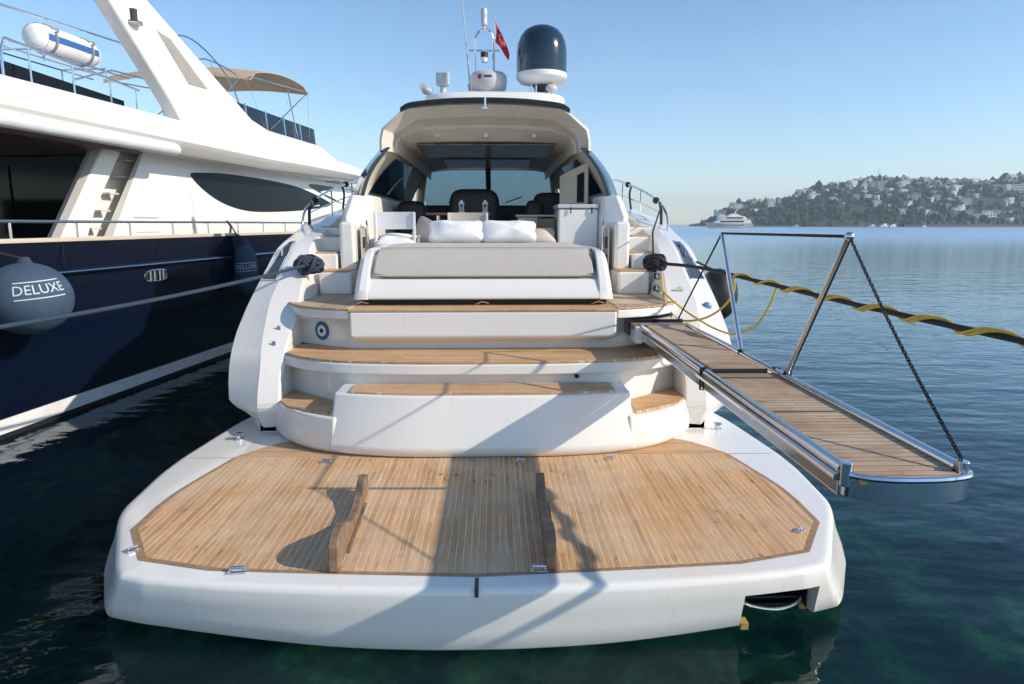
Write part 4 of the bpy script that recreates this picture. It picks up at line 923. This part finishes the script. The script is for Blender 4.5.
# tender chocks ----------------------------------------------------------
def chock(x0, x1, lab):
    prof = [(0, 0), (-.01, .17), (.02, .205), (.08, .22), (.22, .21), (.34, .17), (.46, .12), (.62, .075), (.82, .075), (1.0, .11), (1.10, .15), (1.19, .165), (1.24, .15), (1.25, 0)]
    t = thing('wooden_chock', lab, 'chock', (x0, 3.79, .4556), group='wooden tender chocks on the swim platform')
    rz = math.atan2(-(x1-x0), 1.25); t.rotation_euler[2] = rz
    m = MB(); m.prismx(prof, -.032, .032); m.build('board', M['wood'], t, local=True, bevel=.012, seg=3)
    m = MB(); m.prismx([(.25, 0), (.25, .02), (1.0, .02), (1.0, 0)], .033, .055); m.build('foot_batten', M['wood'], t, local=True, bevel=.004)
chock(-.85, -.90, 'shaped wooden tender chock standing near the middle of the swim platform, the left one')
chock(.44, .455, 'shaped dark-shaded wooden tender chock on the swim platform, the right one')

# gangway ---------------------------------------------------------------
GW = thing('gangway', 'telescopic teak gangway with polished steel sides reaching out over the water', 'gangway', (1.8, 6.8, 1.5))
GE = 1.50
def gz(y): return 1.495
mb = MB(); mb.box(1.625, 1.995, 4.60, 6.78, 1.455, 1.505); g1 = mb.build('inner_tread', M['teakgang'], GW, bevel=.004)
mb = MB(); mb.box(1.60, 2.04, 2.70, 4.60, 1.435, 1.480); g2 = mb.build('outer_tread', M['teakgang'], GW, bevel=.004)
for y in (5.55, 3.6):
    mb = MB(); mb.box(1.64, 1.99, y-.004, y+.004, 1.481 if y < 4.6 else 1.506, 1.4835 if y < 4.6 else 1.5085); mb.build('seam', M['black'], GW)
mb = MB(); mb.box(1.62, 2.0, 4.585, 4.605, 1.44, 1.51); mb.build('joint_strip', M['black'], GW)
for x in (1.575, 2.065):
    s = -1 if x < 1.8 else 1
    mb = MB(); mb.box(x-.020, x+.020, 2.70, 6.85, 1.365, 1.445); mb.build('side_beam', M['chrome'], GW, bevel=.012)
    mb = MB(); mb.tube([(x, 2.70, 1.485), (x, 6.85, 1.485)], .028, 12); mb.build('side_rail', M['chrome'], GW)
    mb = MB(); mb.tube([(x+s*.028, 2.70, 1.45), (x+s*.028, 4.7, 1.45)], .016, 10); mb.build('outer_rail', M['chrome'], GW)
    mb = MB(); mb.tube([(x, 2.68, 1.42), (x, 2.68, 1.525)], .026, 12); mb.build('end_post', M['chrome'], GW, bevel=.004)
    mb = MB(); mb.tube([(x-s*.02, 4.62, 1.355), (x+s*.03, 4.62, 1.36), (x+s*.032, 4.62, 1.51), (x-s*.02, 4.62, 1.518)], .008, 6); mb.build('strap', M['black'], GW)
pth = crv([(1.56, 2.72), (1.60, 2.64), (1.70, 2.60), (1.82, 2.59), (1.96, 2.60), (2.07, 2.64), (2.105, 2.72)], 5)
V = [(x, y, z) for z in (1.355, 1.455) for x, y in pth]+[(x, y+.02, z) for z in (1.355, 1.455) for x, y in pth]; n = len(pth)
mb = MB(); mb.loft([[(x, y, 1.375), (x, y, 1.462), (x, y+.03, 1.472), (x, y+.03, 1.375)] for x, y in pth]); mb.build('end_plate', M['chrome'], GW)
mb = MB(); mb.tube([(x, y, 1.475) for x, y in pth], .014, 8); mb.build('end_rail', M['chrome'], GW)
mb = MB(); mb.box(1.60, 2.04, 2.62, 2.70, 1.44, 1.478); mb.build('end_tread', M['teakgang'], GW, bevel=.01)
mb = MB(); mb.box(1.47, 2.03, 6.86, 7.6, 1.38, 1.545); mb.build('housing', M['blackgl'], GW)
mb = MB(); mb.box(1.49, 2.02, 6.70, 7.45, 1.46, 1.512); mb.build('root_plate', M['wood'], GW, bevel=.004)
mb = MB(); mb.box(1.50, 1.57, 6.62, 7.0, 1.33, 1.50); mb.build('bracket', M['gel2'], GW, bevel=.015)
mb = MB(); mb.box(1.55, 2.03, 6.69, 6.73, 1.50, 1.52); mb.build('root_trim', M['brushed'], GW, bevel=.005)
P1b, P1t = Vector((2.06, 5.25, 1.48)), Vector((2.10, 6.0, 2.42))
P2b, P2t = Vector((2.07, 4.45, 1.48)), Vector((2.14, 3.90, 2.43))
mb = MB(); mb.cyl(P1b, P1t, .018, 12); mb.build('stanchion', M['chrome'], GW)
mb = MB(); mb.cyl(P2b, P2t, .019, 12); mb.build('stanchion', M['chrome'], GW)
mb = MB(); mb.ell(P2t, (.028, .028, .028), 12, 8); mb.build('stanchion_cap', M['chrome'], GW)
mb = MB(); mb.cyl(P2b-Vector((0, 0, .03)), P2b+(P2t-P2b)*.04, .028, 12); mb.cyl(P1b-Vector((0, 0, .03)), P1b+(P1t-P1b)*.04, .026, 12); mb.build('stanchion_socket', M['black'], GW)
mb = MB(); mb.tube([P1t, P2t], .0095, 8); mb.build('handline', M['blackrope'], GW)
def chain(a, b, name, r=.009, L_=.030):
    a = Vector(a); b = Vector(b); d = b-a; n = int(d.length/(L_*.72)); m = MB(); t = d.normalized(); s1 = t.cross(Vector((0, 0, 1))).normalized(); s2 = t.cross(s1)
    for i in range(n):
        c = a+d*(i+.5)/n+Vector((0, 0, -.03*math.sin(math.pi*(i+.5)/n))); sd = s1 if i % 2 else s2
        m.tube([c+t*math.cos(q)*L_*.5+sd*math.sin(q)*L_*.24 for q in [2*math.pi*k/8 for k in range(8)]], r*.45, 5, closed=True)
    return m.build(name, M['blackgl'], GW)
chain(P2t, (2.065, 2.69, 1.53), 'chain')
mb = MB(); mb.tube([P1t, (2.0, 6.95, 1.52)], .008, 8); mb.build('handline', M['blackrope'], GW)

# mooring lines, wads, cables ---------------------------------------------
def wad(name, c, r, mat, lab, n=26, sd=1, rr=.02):
    rnd = random.Random(sd); m = MB()
    for k in range(n):
        a = Vector((rnd.gauss(0, 1), rnd.gauss(0, 1), rnd.gauss(0, 1))).normalized(); b = a.cross(Vector((rnd.gauss(0, 1), rnd.gauss(0, 1), rnd.gauss(0, 1)))).normalized()
        f = rnd.uniform(.5, 1); o = Vector((rnd.uniform(-.3, .3)*r[0], rnd.uniform(-.3, .3)*r[1], rnd.uniform(-.3, .3)*r[2]))
        pts = [Vector(c)+o+Vector(((a.x*math.cos(q)+b.x*math.sin(q))*r[0], (a.y*math.cos(q)+b.y*math.sin(q))*r[1], (a.z*math.cos(q)+b.z*math.sin(q))*r[2]))*f for q in [2*math.pi*i/14 for i in range(14)]]
        m.tube(pts, rr*rnd.uniform(.7, 1.1), 7, closed=True)
    m.ell(c, [v*.62 for v in r], 12, 8)
    return m.build(name, mat, None, angle=80), lab
o, l = wad('rope_bundle', (-2.02, 7.92, 2.04), (.15, .09, .10), M['navyrope'], 'x', sd=4); tag(o, 'tangled navy rope bundle on the left stern cleat beside the steps', 'rope')
o, l = wad('rope_bundle', (1.98, 7.92, 2.055), (.13, .09, .10), M['blackrope'], 'x', sd=6); tag(o, 'tangled black rope bundle on the right stern cleat above the power sockets', 'rope')
ml = MB(); ml.tube(crv([(-2.0, 7.9, 2.045), (-2.40, 7.12, 1.94), (-2.92, 6.1, 1.835), (-3.48, 5.0, 1.763), (-4.1, 3.8, 1.72), (-5.0, 2.1, 1.70)], 8), .018, 10)
tag(ml.build('mooring_line', M['bluerope'], None), 'blue-grey mooring line running left from the white yacht in front of the navy hull', 'rope')
# right mooring line from fairlead toward the pier on the right
A = [(1.98, 7.9, 2.055), (2.35, 7.45, 2.03), (2.62, 6.2, 1.96), (2.82, 5.1, 1.905), (2.98, 4.0, 1.87), (3.12, 3.0, 1.85), (3.3, 1.8, 1.84)]
path = crv(A, 24); ml = MB(); ml.tube(path, .019, 10); tag(ml.build('mooring_line', M['blackrope'], None), 'black mooring line running right from the white yacht, wound with yellow cable', 'rope')
ml = MB(); ml.tube([(1.95, 7.92, 2.13), (2.02, 8.3, 2.4), (2.46, 9.8, 2.70)], .011, 8); tag(ml.build('tie_rope', M['blackrope'], None), 'thin black rope from the right rail down to the black rope bundle', 'rope')
hel = []; i0 = 38; tot = len(path)-i0
for i in range(i0, len(path)-1):
    for k in range(4):
        t = k/4; p = Vector(path[i])*(1-t)+Vector(path[i+1])*t; d = (Vector(path[i+1])-Vector(path[i])).normalized(); s1 = d.cross(Vector((0, 0, 1))).normalized(); s2 = s1.cross(d)
        dist = (p-Vector(path[i0])).length; q = dist*2*math.pi/.48
        hel.append(p+s1*math.cos(q)*.031+s2*math.sin(q)*.031)
start = hel[0]
sag = crv([(1.968, 7.55, 1.935), (1.95, 7.42, 1.80), (1.968, 7.3, 1.648), (2.06, 7.15, 1.50), (2.27, 7.0, 1.525), (2.44, 6.9, 1.652), (2.516, 6.8, 1.826)]+[tuple(start)], 8)
ml = MB(); ml.tube([Vector(p) for p in sag[:-1]]+hel, .0115, 8)
tag(ml.build('yellow_cable', M['yellow'], None), 'yellow shore cable hanging from the power sockets and twisting round the black mooring line', 'cable')
i1 = 50; sp = Vector(path[i1]); ml = MB()
hel2 = []
for i in range(i1, len(path)-1):
    for k in range(4):
        t = k/4; p = Vector(path[i])*(1-t)+Vector(path[i+1])*t; d = (Vector(path[i+1])-Vector(path[i])).normalized(); s1 = d.cross(Vector((0, 0, 1))).normalized(); s2 = s1.cross(d)
        dist = (p-Vector(path[i0])).length; q = dist*2*math.pi/.48+.75
        hel2.append(p+s1*math.cos(q)*.031+s2*math.sin(q)*.031)
ml.tube([Vector(p) for p in crv([(1.968, 7.6, 1.80), (2.049, 7.3, 1.67), (2.206, 7.0, 1.536), (2.344, 6.7, 1.455), (2.466, 6.5, 1.446), (2.578, 6.3, 1.573), (2.64, 6.2, 1.755)]+[tuple(hel2[0])], 8)[:-1]]+hel2, .0105, 8)
tag(ml.build('yellow_cable', M['yellow'], None), 'second yellow cable, with the lower hanging loop behind the gangway post', 'cable')
# black ball fender on the right side of the hull
bf = thing('ball_fender', 'black ball fender hanging beside the right stern quarter of the white yacht', 'fender', (2.83, 8.25, 1.65))
m = MB(); m.ell((0, 0, 0), (.24, .26, .32), 24, 14); m.build('ball', M['black'], bf, local=True)
m = MB(); m.cyl((-.02, 0, .28), (-.26, .05, .40), .012, 8); m.build('rope', M['blackrope'], bf, local=True)

# ================================================================== the navy-hulled yacht alongside
ANG = math.atan(.127)
NB = thing('navy_hull_yacht', 'larger yacht with glossy navy hull and white upper decks moored on the left', 'yacht', (-5.69, 7.87, 0), -ANG)
def nb(m, name, mat, par=None, **k): return m.build(name, mat, par or NB, local=True, **k)
# local frame : x to starboard (0 = waterline of the near side), y forward, z up
def bow(y): return 0 if y < 11 else -3.0*((y-11)/15)**2.0
ys = [-4.6, -4, -2, 0, 2, 4, 6, 8, 10, 12, 14, 16, 18, 20, 22, 24, 25.6]
def hullrings(prof, mirrorx=-6.4):
    rr = []
    for y in ys:
        b = bow(y); r = [(x+b, y+(z-.2)*.10*(y > 20), z) for x, z in prof]
        r2 = [(mirrorx-x-b if (mirrorx-x-b) < (x+b) else (mirrorx/2), y+(z-.2)*.10*(y > 20), z) for x, z in reversed(prof)]
        rr.append(r+r2)
    return rr
m = MB(); m.loft(hullrings([(-.25, -.6), (-.02, .02), (.01, .22), (.10, .8), (.17, 1.25), (.235, 1.80), (.27, 2.05), (.31, 2.29)])); HU = nb(m, 'hull', M['navy'], angle=50)
def strip(prof, name, mat, par=None, y0=-4.6, y1=24, n=30, **k):
    rr = []
    for i in range(n+1):
        y = y0+(y1-y0)*i/n; b = bow(y); rr.append([(x+b, y, z) for x, z in prof])
    m = MB(); m.loft(rr); return nb(m, name, mat, par, **k)
strip([(-.1, .06), (.004, .06), (.022, .235), (-.1, .235)], 'boot_stripe', M['white'], HU)
strip([(-.2, -.3), (.003, .0), (.006, .058), (-.2, .058)], 'antifouling_band', M['anti'], HU)
strip([(.24, 1.86), (.285, 1.875), (.295, 1.905), (.285, 1.93), (.24, 1.945)], 'rub_rail', M['navy'], HU, y0=-4.6, y1=.55, smooth=True)
strip([(.24, 1.855), (.30, 1.87), (.315, 1.90), (.30, 1.925), (.24, 1.94)], 'rub_rail', M['navy'], HU, y0=.62, y1=22)
m = MB()
strip([(.312, 1.893), (.322, 1.90), (.312, 1.912)], 'rub_rail_steel', M['chrome'], HU, y0=.66, y1=22)
strip([(.22, 2.285), (.335, 2.285), (.34, 2.30), (.335, 2.335), (.22, 2.335)], 'cap_rail', M['cream'], NB)
strip([(-.1, 2.20), (.23, 2.24), (.23, 2.30), (-.1, 2.28)], 'deck_edge', M['gel'], NB)
m = MB(); pts = [(.26+bow(y), y, 2.53) for y in [-4.4+i*.7 for i in range(40)]]; m.tube(pts, .019, 10); HR = nb(m, 'handrail', M['chrome'])
y = -4.0
while y < 20:
    m = MB(); m.cyl((.26+bow(y), y, 2.33), (.26+bow(y), y, 2.53), .014, 8); nb(m, 'stanchion', M['chrome'], HR); y += 1.05
# panel seams, hawse plate with rollers
for y in (.0+.9, 2.9): 
    m = MB(); m.box(.308, .3125, y, y+.012, 1.98, 2.28, ); nb(m, 'seam', M['black'], HU)
m = MB(); ov = [(2.86+.27*math.copysign(abs(math.cos(t))**.6, math.cos(t)), 1.72+.085*math.copysign(abs(math.sin(t))**.6, math.sin(t))) for t in [2*math.pi*k/28 for k in range(28)]]
m.tube([(.228+.10*(z-1.72), y, z) for y, z in ov], .016, 8, closed=True); HW = nb(m, 'hawse_ring', M['chrome'], HU)
m = MB(); m.loft([[(.215, y, z) for y, z in ov], [(.232, y, z) for y, z in ov]]); nb(m, 'hawse_plate', M['black'], HW)
for y in (2.70, 2.80, 2.93, 3.02):
    m = MB(); m.cyl((.245, y, 1.65), (.25, y, 1.79), .022, 10); nb(m, 'roller', M['chrome'], HW)
# aft deck, saloon bulkhead and stairs
m = MB(); m.box(-6.1, .1, -4.6, 12, 2.10, 2.24); AD = nb(m, 'aft_deck', M['teakdk'])
m = MB(); m.box(-5.8, -.81, 3.62, 3.8, 2.24, 3.66); SB = nb(m, 'saloon_bulkhead', M['sal'])
for x in (-5.0, -3.8, -2.6):
    m = MB(); m.box(x-.0, x+1.15, 3.56, 3.598, 2.32, 3.45); nb(m, 'saloon_door_pane', M['sal'], SB)
m = MB(); m.box(-1.42, -.97, 3.55, 3.598, 2.32, 3.45); nb(m, 'saloon_door_pane', M['sal'], SB)
m = MB(); m.box(-3.9, -2.2, 1.0, 2.4, 2.24, 2.95); nb(m, 'aft_table', M['dwood'], bevel=.03)
m = MB(); m.prismx([(1.75, 2.24), (2.85, 3.66), (3.30, 3.66), (2.55, 2.70), (2.30, 2.24)], -.60, -.42); nb(m, 'stair_wing', M['gel2'], bevel=.03, seg=3)
for k in range(5):
    m = MB(); m.box(-.74, -.57, 2.62+k*.24, 2.84+k*.24, 2.42+k*.27, 2.445+k*.27); o = nb(m, 'stair_tread', M['pvc'])
m = MB(); m.prismx([(1.95, 2.24), (3.05, 3.66), (5.9, 3.66), (5.9, 2.24)], -.80, -.74); nb(m, 'stair_wall', M['gel2'])
# superstructure side : slanted aft edge, long oval windows
rr = []
def sidex(y, z): return -.36-.06*(z-2.3)+bow(y)*.9
m = MB(); yy = [0, 1, 2, 4, 6, 8, 10, 12, 14, 16]
top = 3.68; rings = []
for i, k in enumerate(yy):
    a = 2.72+k; b = 3.85+k*(1-.13/16)
    rings.append([(sidex(a, 2.24), a, 2.24), (sidex(a, 2.7), a+(.36), 2.70), (sidex(b, 3.66), b, top), (-5.9-sidex(b, 3.66)*0, b, top), (-5.9, a, 2.24)] if bow(b) > -2.5 else [(sidex(a, 2.24), a, 2.24), (sidex(a, 2.7), a+.36, 2.70), (sidex(b, 3.66), b, top), (-4.4, b, top), (-4.4, a, 2.24)])
# keep the saloon hollow behind the bulkhead out of sight: start of the shell is a thin side panel
thin = [[(-.50, p[1], p[2]) if p[0] < -3 else p for p in r] for r in rings[:3]]
m.loft(thin); m.loft(rings[2:]); SS = nb(m, 'superstructure', M['gel2'], angle=25)
def winpoly(pts, name):
    c = crv(pts, 5, closed=True); m = MB()
    rr = [[(sidex(y, z)-.02, y, z) for y, z in c], [(sidex(y, z)+.012, y, z) for y, z in c]]
    m.loft(rr); return nb(m, name, M['dglass'], SS, angle=60)
winpoly([(5.15, 3.40), (5.6, 3.46), (6.6, 3.50), (8.4, 3.49), (10.2, 3.40), (12.1, 3.12), (12.3, 3.06), (11.6, 2.96), (10, 2.84), (8.0, 2.77), (7.0, 2.79), (6.15, 2.92), (5.5, 3.15)], 'side_window')
winpoly([(10.7, 3.52), (12.4, 3.56), (15, 3.56), (16.2, 3.45), (16.4, 3.2), (15.6, 3.02), (13.8, 3.06), (12.0, 3.26)], 'side_window')
m = MB()
for (a, b, c_, d) in ((3.35, 4.0, 2.60, 2.62), (3.35, 4.0, 2.36, 2.38)):
    m = MB(); m.box(sidex(3.5, 2.5)+.004, sidex(3.5, 2.5)+.012, a, b, c_, d); nb(m, 'locker_seam', M['pvc'], SS)
# flybridge deck : deep white bulwark band
def band(y): return [(-.05+0, 3.66), (.12, 3.63), (.22, 3.70), (.295, 3.79), (.315, 3.82), (.285, 3.99), (.24, 4.15), (.10, 4.19), (-.35, 4.15), (-.40, 3.90), (-.45, 3.66)]
rr = []
for y in [-4.6, -3, -1, 1, 3, 5, 7, 9, 10.5, 12, 13.5, 15, 16.2]:
    f = 1 if y < 9 else max(.0, 1-(y-9)/8)
    b = bow(y)
    rr.append([(x+b, y, 3.66+(z-3.66)*(.35+.65*f)+.02*max(0, y-7)) for x, z in band(y)])
m = MB(); m.loft(rr); nb(m, 'flybridge_bulwark', M['gel2'], angle=18)
m = MB(); m.box(-6.3, -.05, -4.6, 11.5, 3.665, 3.76); FD = nb(m, 'flybridge_deck', M['gel'])
m = MB(); m.box(-5.9, -.3, -4.4, 3.5, 3.60, 3.662); nb(m, 'deckhead', M['dwood'], FD)
m = MB(); m.tube([(.20, y, 3.685) for y in (-4.6, -2, 0, 2, 3.6)]+[(.19, 3.72, 3.68), (.17, 3.78, 3.68)], [.105]*5+[.09, .03], 16); nb(m, 'furled_awning', M['canvas'])
m = MB(); m.tube([(.285, y, 3.80) for y in (-4.6, 0, 4, 8)], .008, 6); nb(m, 'awning_track', M['pvc'])
# forward raised bulwark of the flybridge
m = MB(); m.prismx([(5.6, 4.1), (7.6, 4.50), (10.7, 4.50), (11.6, 4.28), (12.9, 4.0), (14.2, 3.72), (5.6, 3.72)], -.42, .0); o = nb(m, 'flybridge_side', M['gel2'], bevel=.08, seg=4)
m = MB(); m.prismx([(9.8, 4.45), (10.7, 4.45), (12.9, 3.98), (14.2, 3.7), (10.0, 3.7)], -5.8, -.42); nb(m, 'flybridge_front', M['gel2'], bevel=.06)
for k in range(5):
    a = 6.15+k*.93
    m = MB(); P = [(-.2, a+.02, 4.49), (-.2, a+.90, 4.49), (-.24, a+.90, 4.93-.0*k), (-.24, a+.02, 4.93)]; m.faces(P+[(x-.012, y, z) for x, y, z in P], [(0, 1, 2, 3), (7, 6, 5, 4), (0, 4, 5, 1), (1, 5, 6, 2), (2, 6, 7, 3), (3, 7, 4, 0)])
    nb(m, 'wind_deflector', M['smoke'])
    m = MB(); m.cyl((-.21, a, 4.46), (-.25, a, 4.97), .016, 8); nb(m, 'deflector_post', M['chrome'])
m = MB(); P = [(-.3, 10.82, 4.49), (-5.5, 10.82, 4.49), (-5.5, 10.6, 4.93), (-.3, 10.6, 4.93)]; m.faces(P, [(0, 1, 2, 3)]); nb(m, 'wind_deflector', M['smoke'])
# radar arch
for x0, x1 in ((-.28, -.02), (-6.1, -5.84)):
    m = MB(); outer = [(4.45, 4.10), (4.9, 4.02), (7.9, 4.46), (6.9, 4.62), (3.67, 5.93), (2.2, 6.75), (1.2, 6.95), (.95, 6.75), (2.71, 5.65), (4.05, 4.50)]
    m.prismx(outer, x0, x1); ar = nb(m, 'radar_arch', M['gel2'], bevel=.05, seg=4, label='broad white raked radar arch')
    if x0 > -1:
        m = MB(); m.prismx([(3.80, 5.53), (4.17, 5.49), (5.24, 4.89), (4.62, 4.86)], x1-.01, x1+.004); nb(m, 'arch_recess_shade', M['archrec'], ar)  # thin plate on the arch; its grey is painted recess shade
m = MB(); m.prismx([(1.0, 6.74), (2.0, 6.62), (2.2, 6.75), (1.2, 6.95)], -5.9, -.25); nb(m, 'arch_beam', M['gel2'], bevel=.04)
m = MB(); m.lathe([(.10, 0), (.12, .02), (.02, .05)], (.0, 3.22, 5.47), 16); m.lathe([(.05, .03), (.055, .05), (.055, .17), (.06, .18), (.06, .20), (.001, .21)], (.0, 3.22, 5.47), 14); nb(m, 'arch_lamp', M['greydk'])
m = MB(); m.lathe([(.11, 0), (.13, .012), (.10, .03), (.001, .03)], (.0, 3.22, 5.45), 16); nb(m, 'lamp_base', M['white'])
# bimini
m = MB(); rr = []
for i in range(13):
    y = 7.3+3.1*i/12; zc = 5.56+.20*math.sin(math.pi*(i/12))**.6+.02*i
    r = [(-.2-3.3*j/10, y, zc+.14*math.sin(math.pi*j/10)-(.08 if i in (0, 12) else 0)) for j in range(11)]
    rr.append(r+[(x, y_, z-.015) for x, y_, z in reversed(r)])
m.loft(rr); BI = nb(m, 'bimini', M['tan'], angle=60, label='tan cloth sun canopy behind the arch')
for x in (-.22, -3.48):
    for P in ([(7.3, 5.52), (7.32, 5.54), (10.4, 5.78)], [(8.0, 4.5), (10.4, 5.76)], [(9.7, 4.5), (9.2, 5.6)]):
        m = MB(); m.tube([(x, y, z) for y, z in P], .014, 8); nb(m, 'bimini_frame', M['chrome'], BI)
    m = MB(); m.cyl((x, 10.4, 5.76), (x, 10.4, 4.5), .006, 6); nb(m, 'bimini_stay', M['chrome'], BI)
# second folded frame of hoops above
for k, P in enumerate(([(4.0, 5.0), (4.5, 5.55), (5.4, 5.80), (6.6, 5.4), (7.3, 4.6)], [(5.2, 4.7), (5.6, 5.50), (7.0, 5.50), (6.7, 5.2), (5.9, 4.7)])):
    m = MB(); m.tube(crv([(-.35, y, z) for y, z in P], 6), .014, 8); nb(m, 'frame_hoop', M['chrome'])
m = MB(); m.tube([(-.5, .4, 5.15), (-.5, 3.6, 5.30)], .014, 8); m2 = nb(m, 'frame_bar', M['chrome'])
m = MB(); m.tube([(-.6, 2.6, 4.55), (-.55, 3.4, 4.85), (-.5, 4.4, 4.88)], .014, 8); nb(m, 'frame_bar', M['chrome'])
for y0, z0, y1, z1 in ((7.3, 5.5, 7.9, 4.5), (5.9, 5.5, 6.2, 4.9), (9.3, 5.45, 9.5, 4.5)):
    m = MB(); m.cyl((-.3, y0, z0), (-.2, y1, z1), .004, 5); nb(m, 'stay_wire', M['chrome'])
# aft flybridge rail, dark screen, raft cradle
m = MB(); P = [(-.25, .95, 4.15), (-.25, 1.0, 4.66), (-.22, 1.3, 4.70), (-.2, 3.5, 4.56)]; m.tube(crv(P, 5), .016, 8); FR = nb(m, 'flybridge_rail', M['chrome'])
for y in (1.35, 2.1, 2.85, 3.45):
    m = MB(); m.cyl((-.22, y, 4.15), (-.22, y, 4.70-.06*(y-1.3)), .014, 8); nb(m, 'stanchion', M['chrome'], FR)
m = MB(); P = [(-.5, 1.2, 4.16), (-.5, 3.55, 4.16), (-.5, 3.55, 4.42), (-.5, 1.2, 4.52)]; m.faces(P+[(x-.02, y, z) for x, y, z in P], [(0, 1, 2, 3), (7, 6, 5, 4), (0, 4, 5, 1), (1, 5, 6, 2), (2, 6, 7, 3), (3, 7, 4, 0)]); nb(m, 'dark_screen', M['dglass'])
for x in (-.35, -.65, -.95):
    m = MB(); m.tube([(x, 1.2, 4.74), (x, 3.5, 4.74)], .012, 6); nb(m, 'cradle_bar', M['chrome'])
for y in (1.7, 2.9):
    m = MB(); m.tube([(-.3, y, 4.60), (-.3, y, 4.76), (-1.0, y, 4.76), (-1.0, y, 4.16)], .014, 6); nb(m, 'cradle_bar', M['chrome'])
# life raft canister resting in the cradle
def n2w(p): return Matrix.Translation((-5.69, 7.87, 0)) @ Matrix.Rotation(-ANG, 4, 'Z') @ Vector(p)
lw = n2w((-.62, 2.50, 4.72))
lr = thing('life_raft_canister', 'white life raft canister with blue band strapped above the navy hull', 'life raft', tuple(lw), -ANG)
m = MB(); m.lathe([(.001, -.62), (.09, -.615), (.15, -.57), (.185, -.47), (.19, 0), (.185, .47), (.15, .57), (.09, .615), (.001, .62)], (0, 0, .27), 28, 'Y'); nb2 = m.build('canister', M['white'], lr, local=True, angle=60)
m = MB(); m.lathe([(.183, -.49), (.1935, -.46), (.1935, .46), (.183, .49)], (0, 0, .27), 28, 'Y')
bmesh.ops.delete(m.b, geom=[f for f in m.b.faces if abs(f.calc_center_median().z-.27) > .03 or abs(f.calc_center_median().y) > .53], context='FACES')
m.build('band', M['lblue'], lr, local=True)
for y in (-.35, .35):
    m = MB(); m.lathe([(.196, y-.022), (.201, y-.02), (.201, y+.02), (.196, y+.022)], (0, 0, .27), 28, 'Y'); st_ = m.build('strap', M['greyf'], lr, local=True)
    m = MB(); m.box(.15, .21, y-.03, y+.03, .35, .41); m.build('buckle', M['chrome'], lr, local=True, bevel=.01)

# fenders with lettering -------------------------------------------------------
def lettering(txt, size, fn, par, mat):
    cu_ = bpy.data.curves.new('lettering', 'FONT'); cu_.body = txt; cu_.size = size; cu_.align_x = 'CENTER'; cu_.align_y = 'CENTER'; cu_.resolution_u = 3
    to = bpy.data.objects.new('lettering_tmp', cu_); COL.objects.link(to); bpy.context.view_layer.update()
    me = bpy.data.meshes.new_from_object(to.evaluated_get(bpy.context.evaluated_depsgraph_get())); bpy.data.objects.remove(to)
    b = bmesh.new(); b.from_mesh(me); bmesh.ops.subdivide_edges(b, edges=b.edges, cuts=1)
    for v in b.verts: v.co = Vector(fn(v.co.x, v.co.y))
    b.to_mesh(me); b.free(); me.materials.clear(); me.materials.append(mat)
    o = bpy.data.objects.new('lettering', me); COL.objects.link(o); o.parent = par; return o
def fender(pos, r, facing, txt, size, lab, rope_to, tilt=0):
    t = thing('fender', lab, 'fender', tuple(pos), 0, 'blue cloth covered fenders hanging on the navy hull')
    m = MB(); m.ell((0, 0, 0), r, 36, 24, 1.0, lambda p: Vector((p.x, p.y, p.z*(1+.0*p.z)))); bd = m.build('cover', M['fender'], t, local=True, angle=80)
    m = MB(); m.lathe([(.10, r[2]*.93), (.07, r[2]*1.04), (.05, r[2]*1.15), (.001, r[2]*1.16)], (0, 0, 0), 14); m.build('gathered_top', M['navyrope'], t, local=True)
    rp = Vector(rope_to)-Vector(pos); m = MB(); m.tube([(0, 0, r[2]*1.1), tuple(rp*.6+Vector((0, 0, r[2]*.3))), tuple(rp)], .014, 8); m.build('rope', M['blackrope'], t, local=True)
    def mp(u, v):
        a = facing+u/r[0]; el = v/r[2]+tilt
        return (1.006*r[0]*math.cos(el)*math.sin(a), -1.006*r[1]*math.cos(el)*math.cos(a), 1.006*r[2]*math.sin(el))
    ca, sa = math.cos(R(4)), math.sin(R(4))
    f2 = lambda u, v: mp(u*ca-v*sa, u*sa+v*ca)
    lettering(txt, size, f2, t, M['ltext'])
    for vv in (size*.62, -size*.62):
        m = MB(); w = size*1.75; n = 16; V = []
        for i in range(n+1):
            u = -w+2*w*i/n; V += [f2(u, vv-.006), f2(u, vv+.006)]
        m.faces(V, [(2*i, 2*i+2, 2*i+3, 2*i+1) for i in range(n)]); m.build('lettering_line', M['ltext'], t, local=True)
fender(n2w((.60, -.05, 1.68)), (.44, .44, .40), R(50), 'DELUXE', .15, 'large round blue-grey fender with the word DELUXE, nearest the left edge', n2w((.30, -.25, 2.33)), tilt=.32)
fender(n2w((.45, 5.30, 1.66)), (.22, .22, .50), R(20), 'DELUXE', .12, 'long narrow blue-grey fender hanging on the navy hull beside the white yacht', n2w((.30, 5.1, 2.50)), tilt=.1)
o = MB(); o.tube([tuple(n2w((.26, 5.05, 2.56))), tuple(n2w((.31, 5.1, 2.46))), tuple(n2w((.31, 5.05, 2.3)))], .02, 8); tag(o.build('rope_hitch', M['blackrope'], None), 'black hitch of rope on the navy yacht handrail above the narrow fender', 'rope')
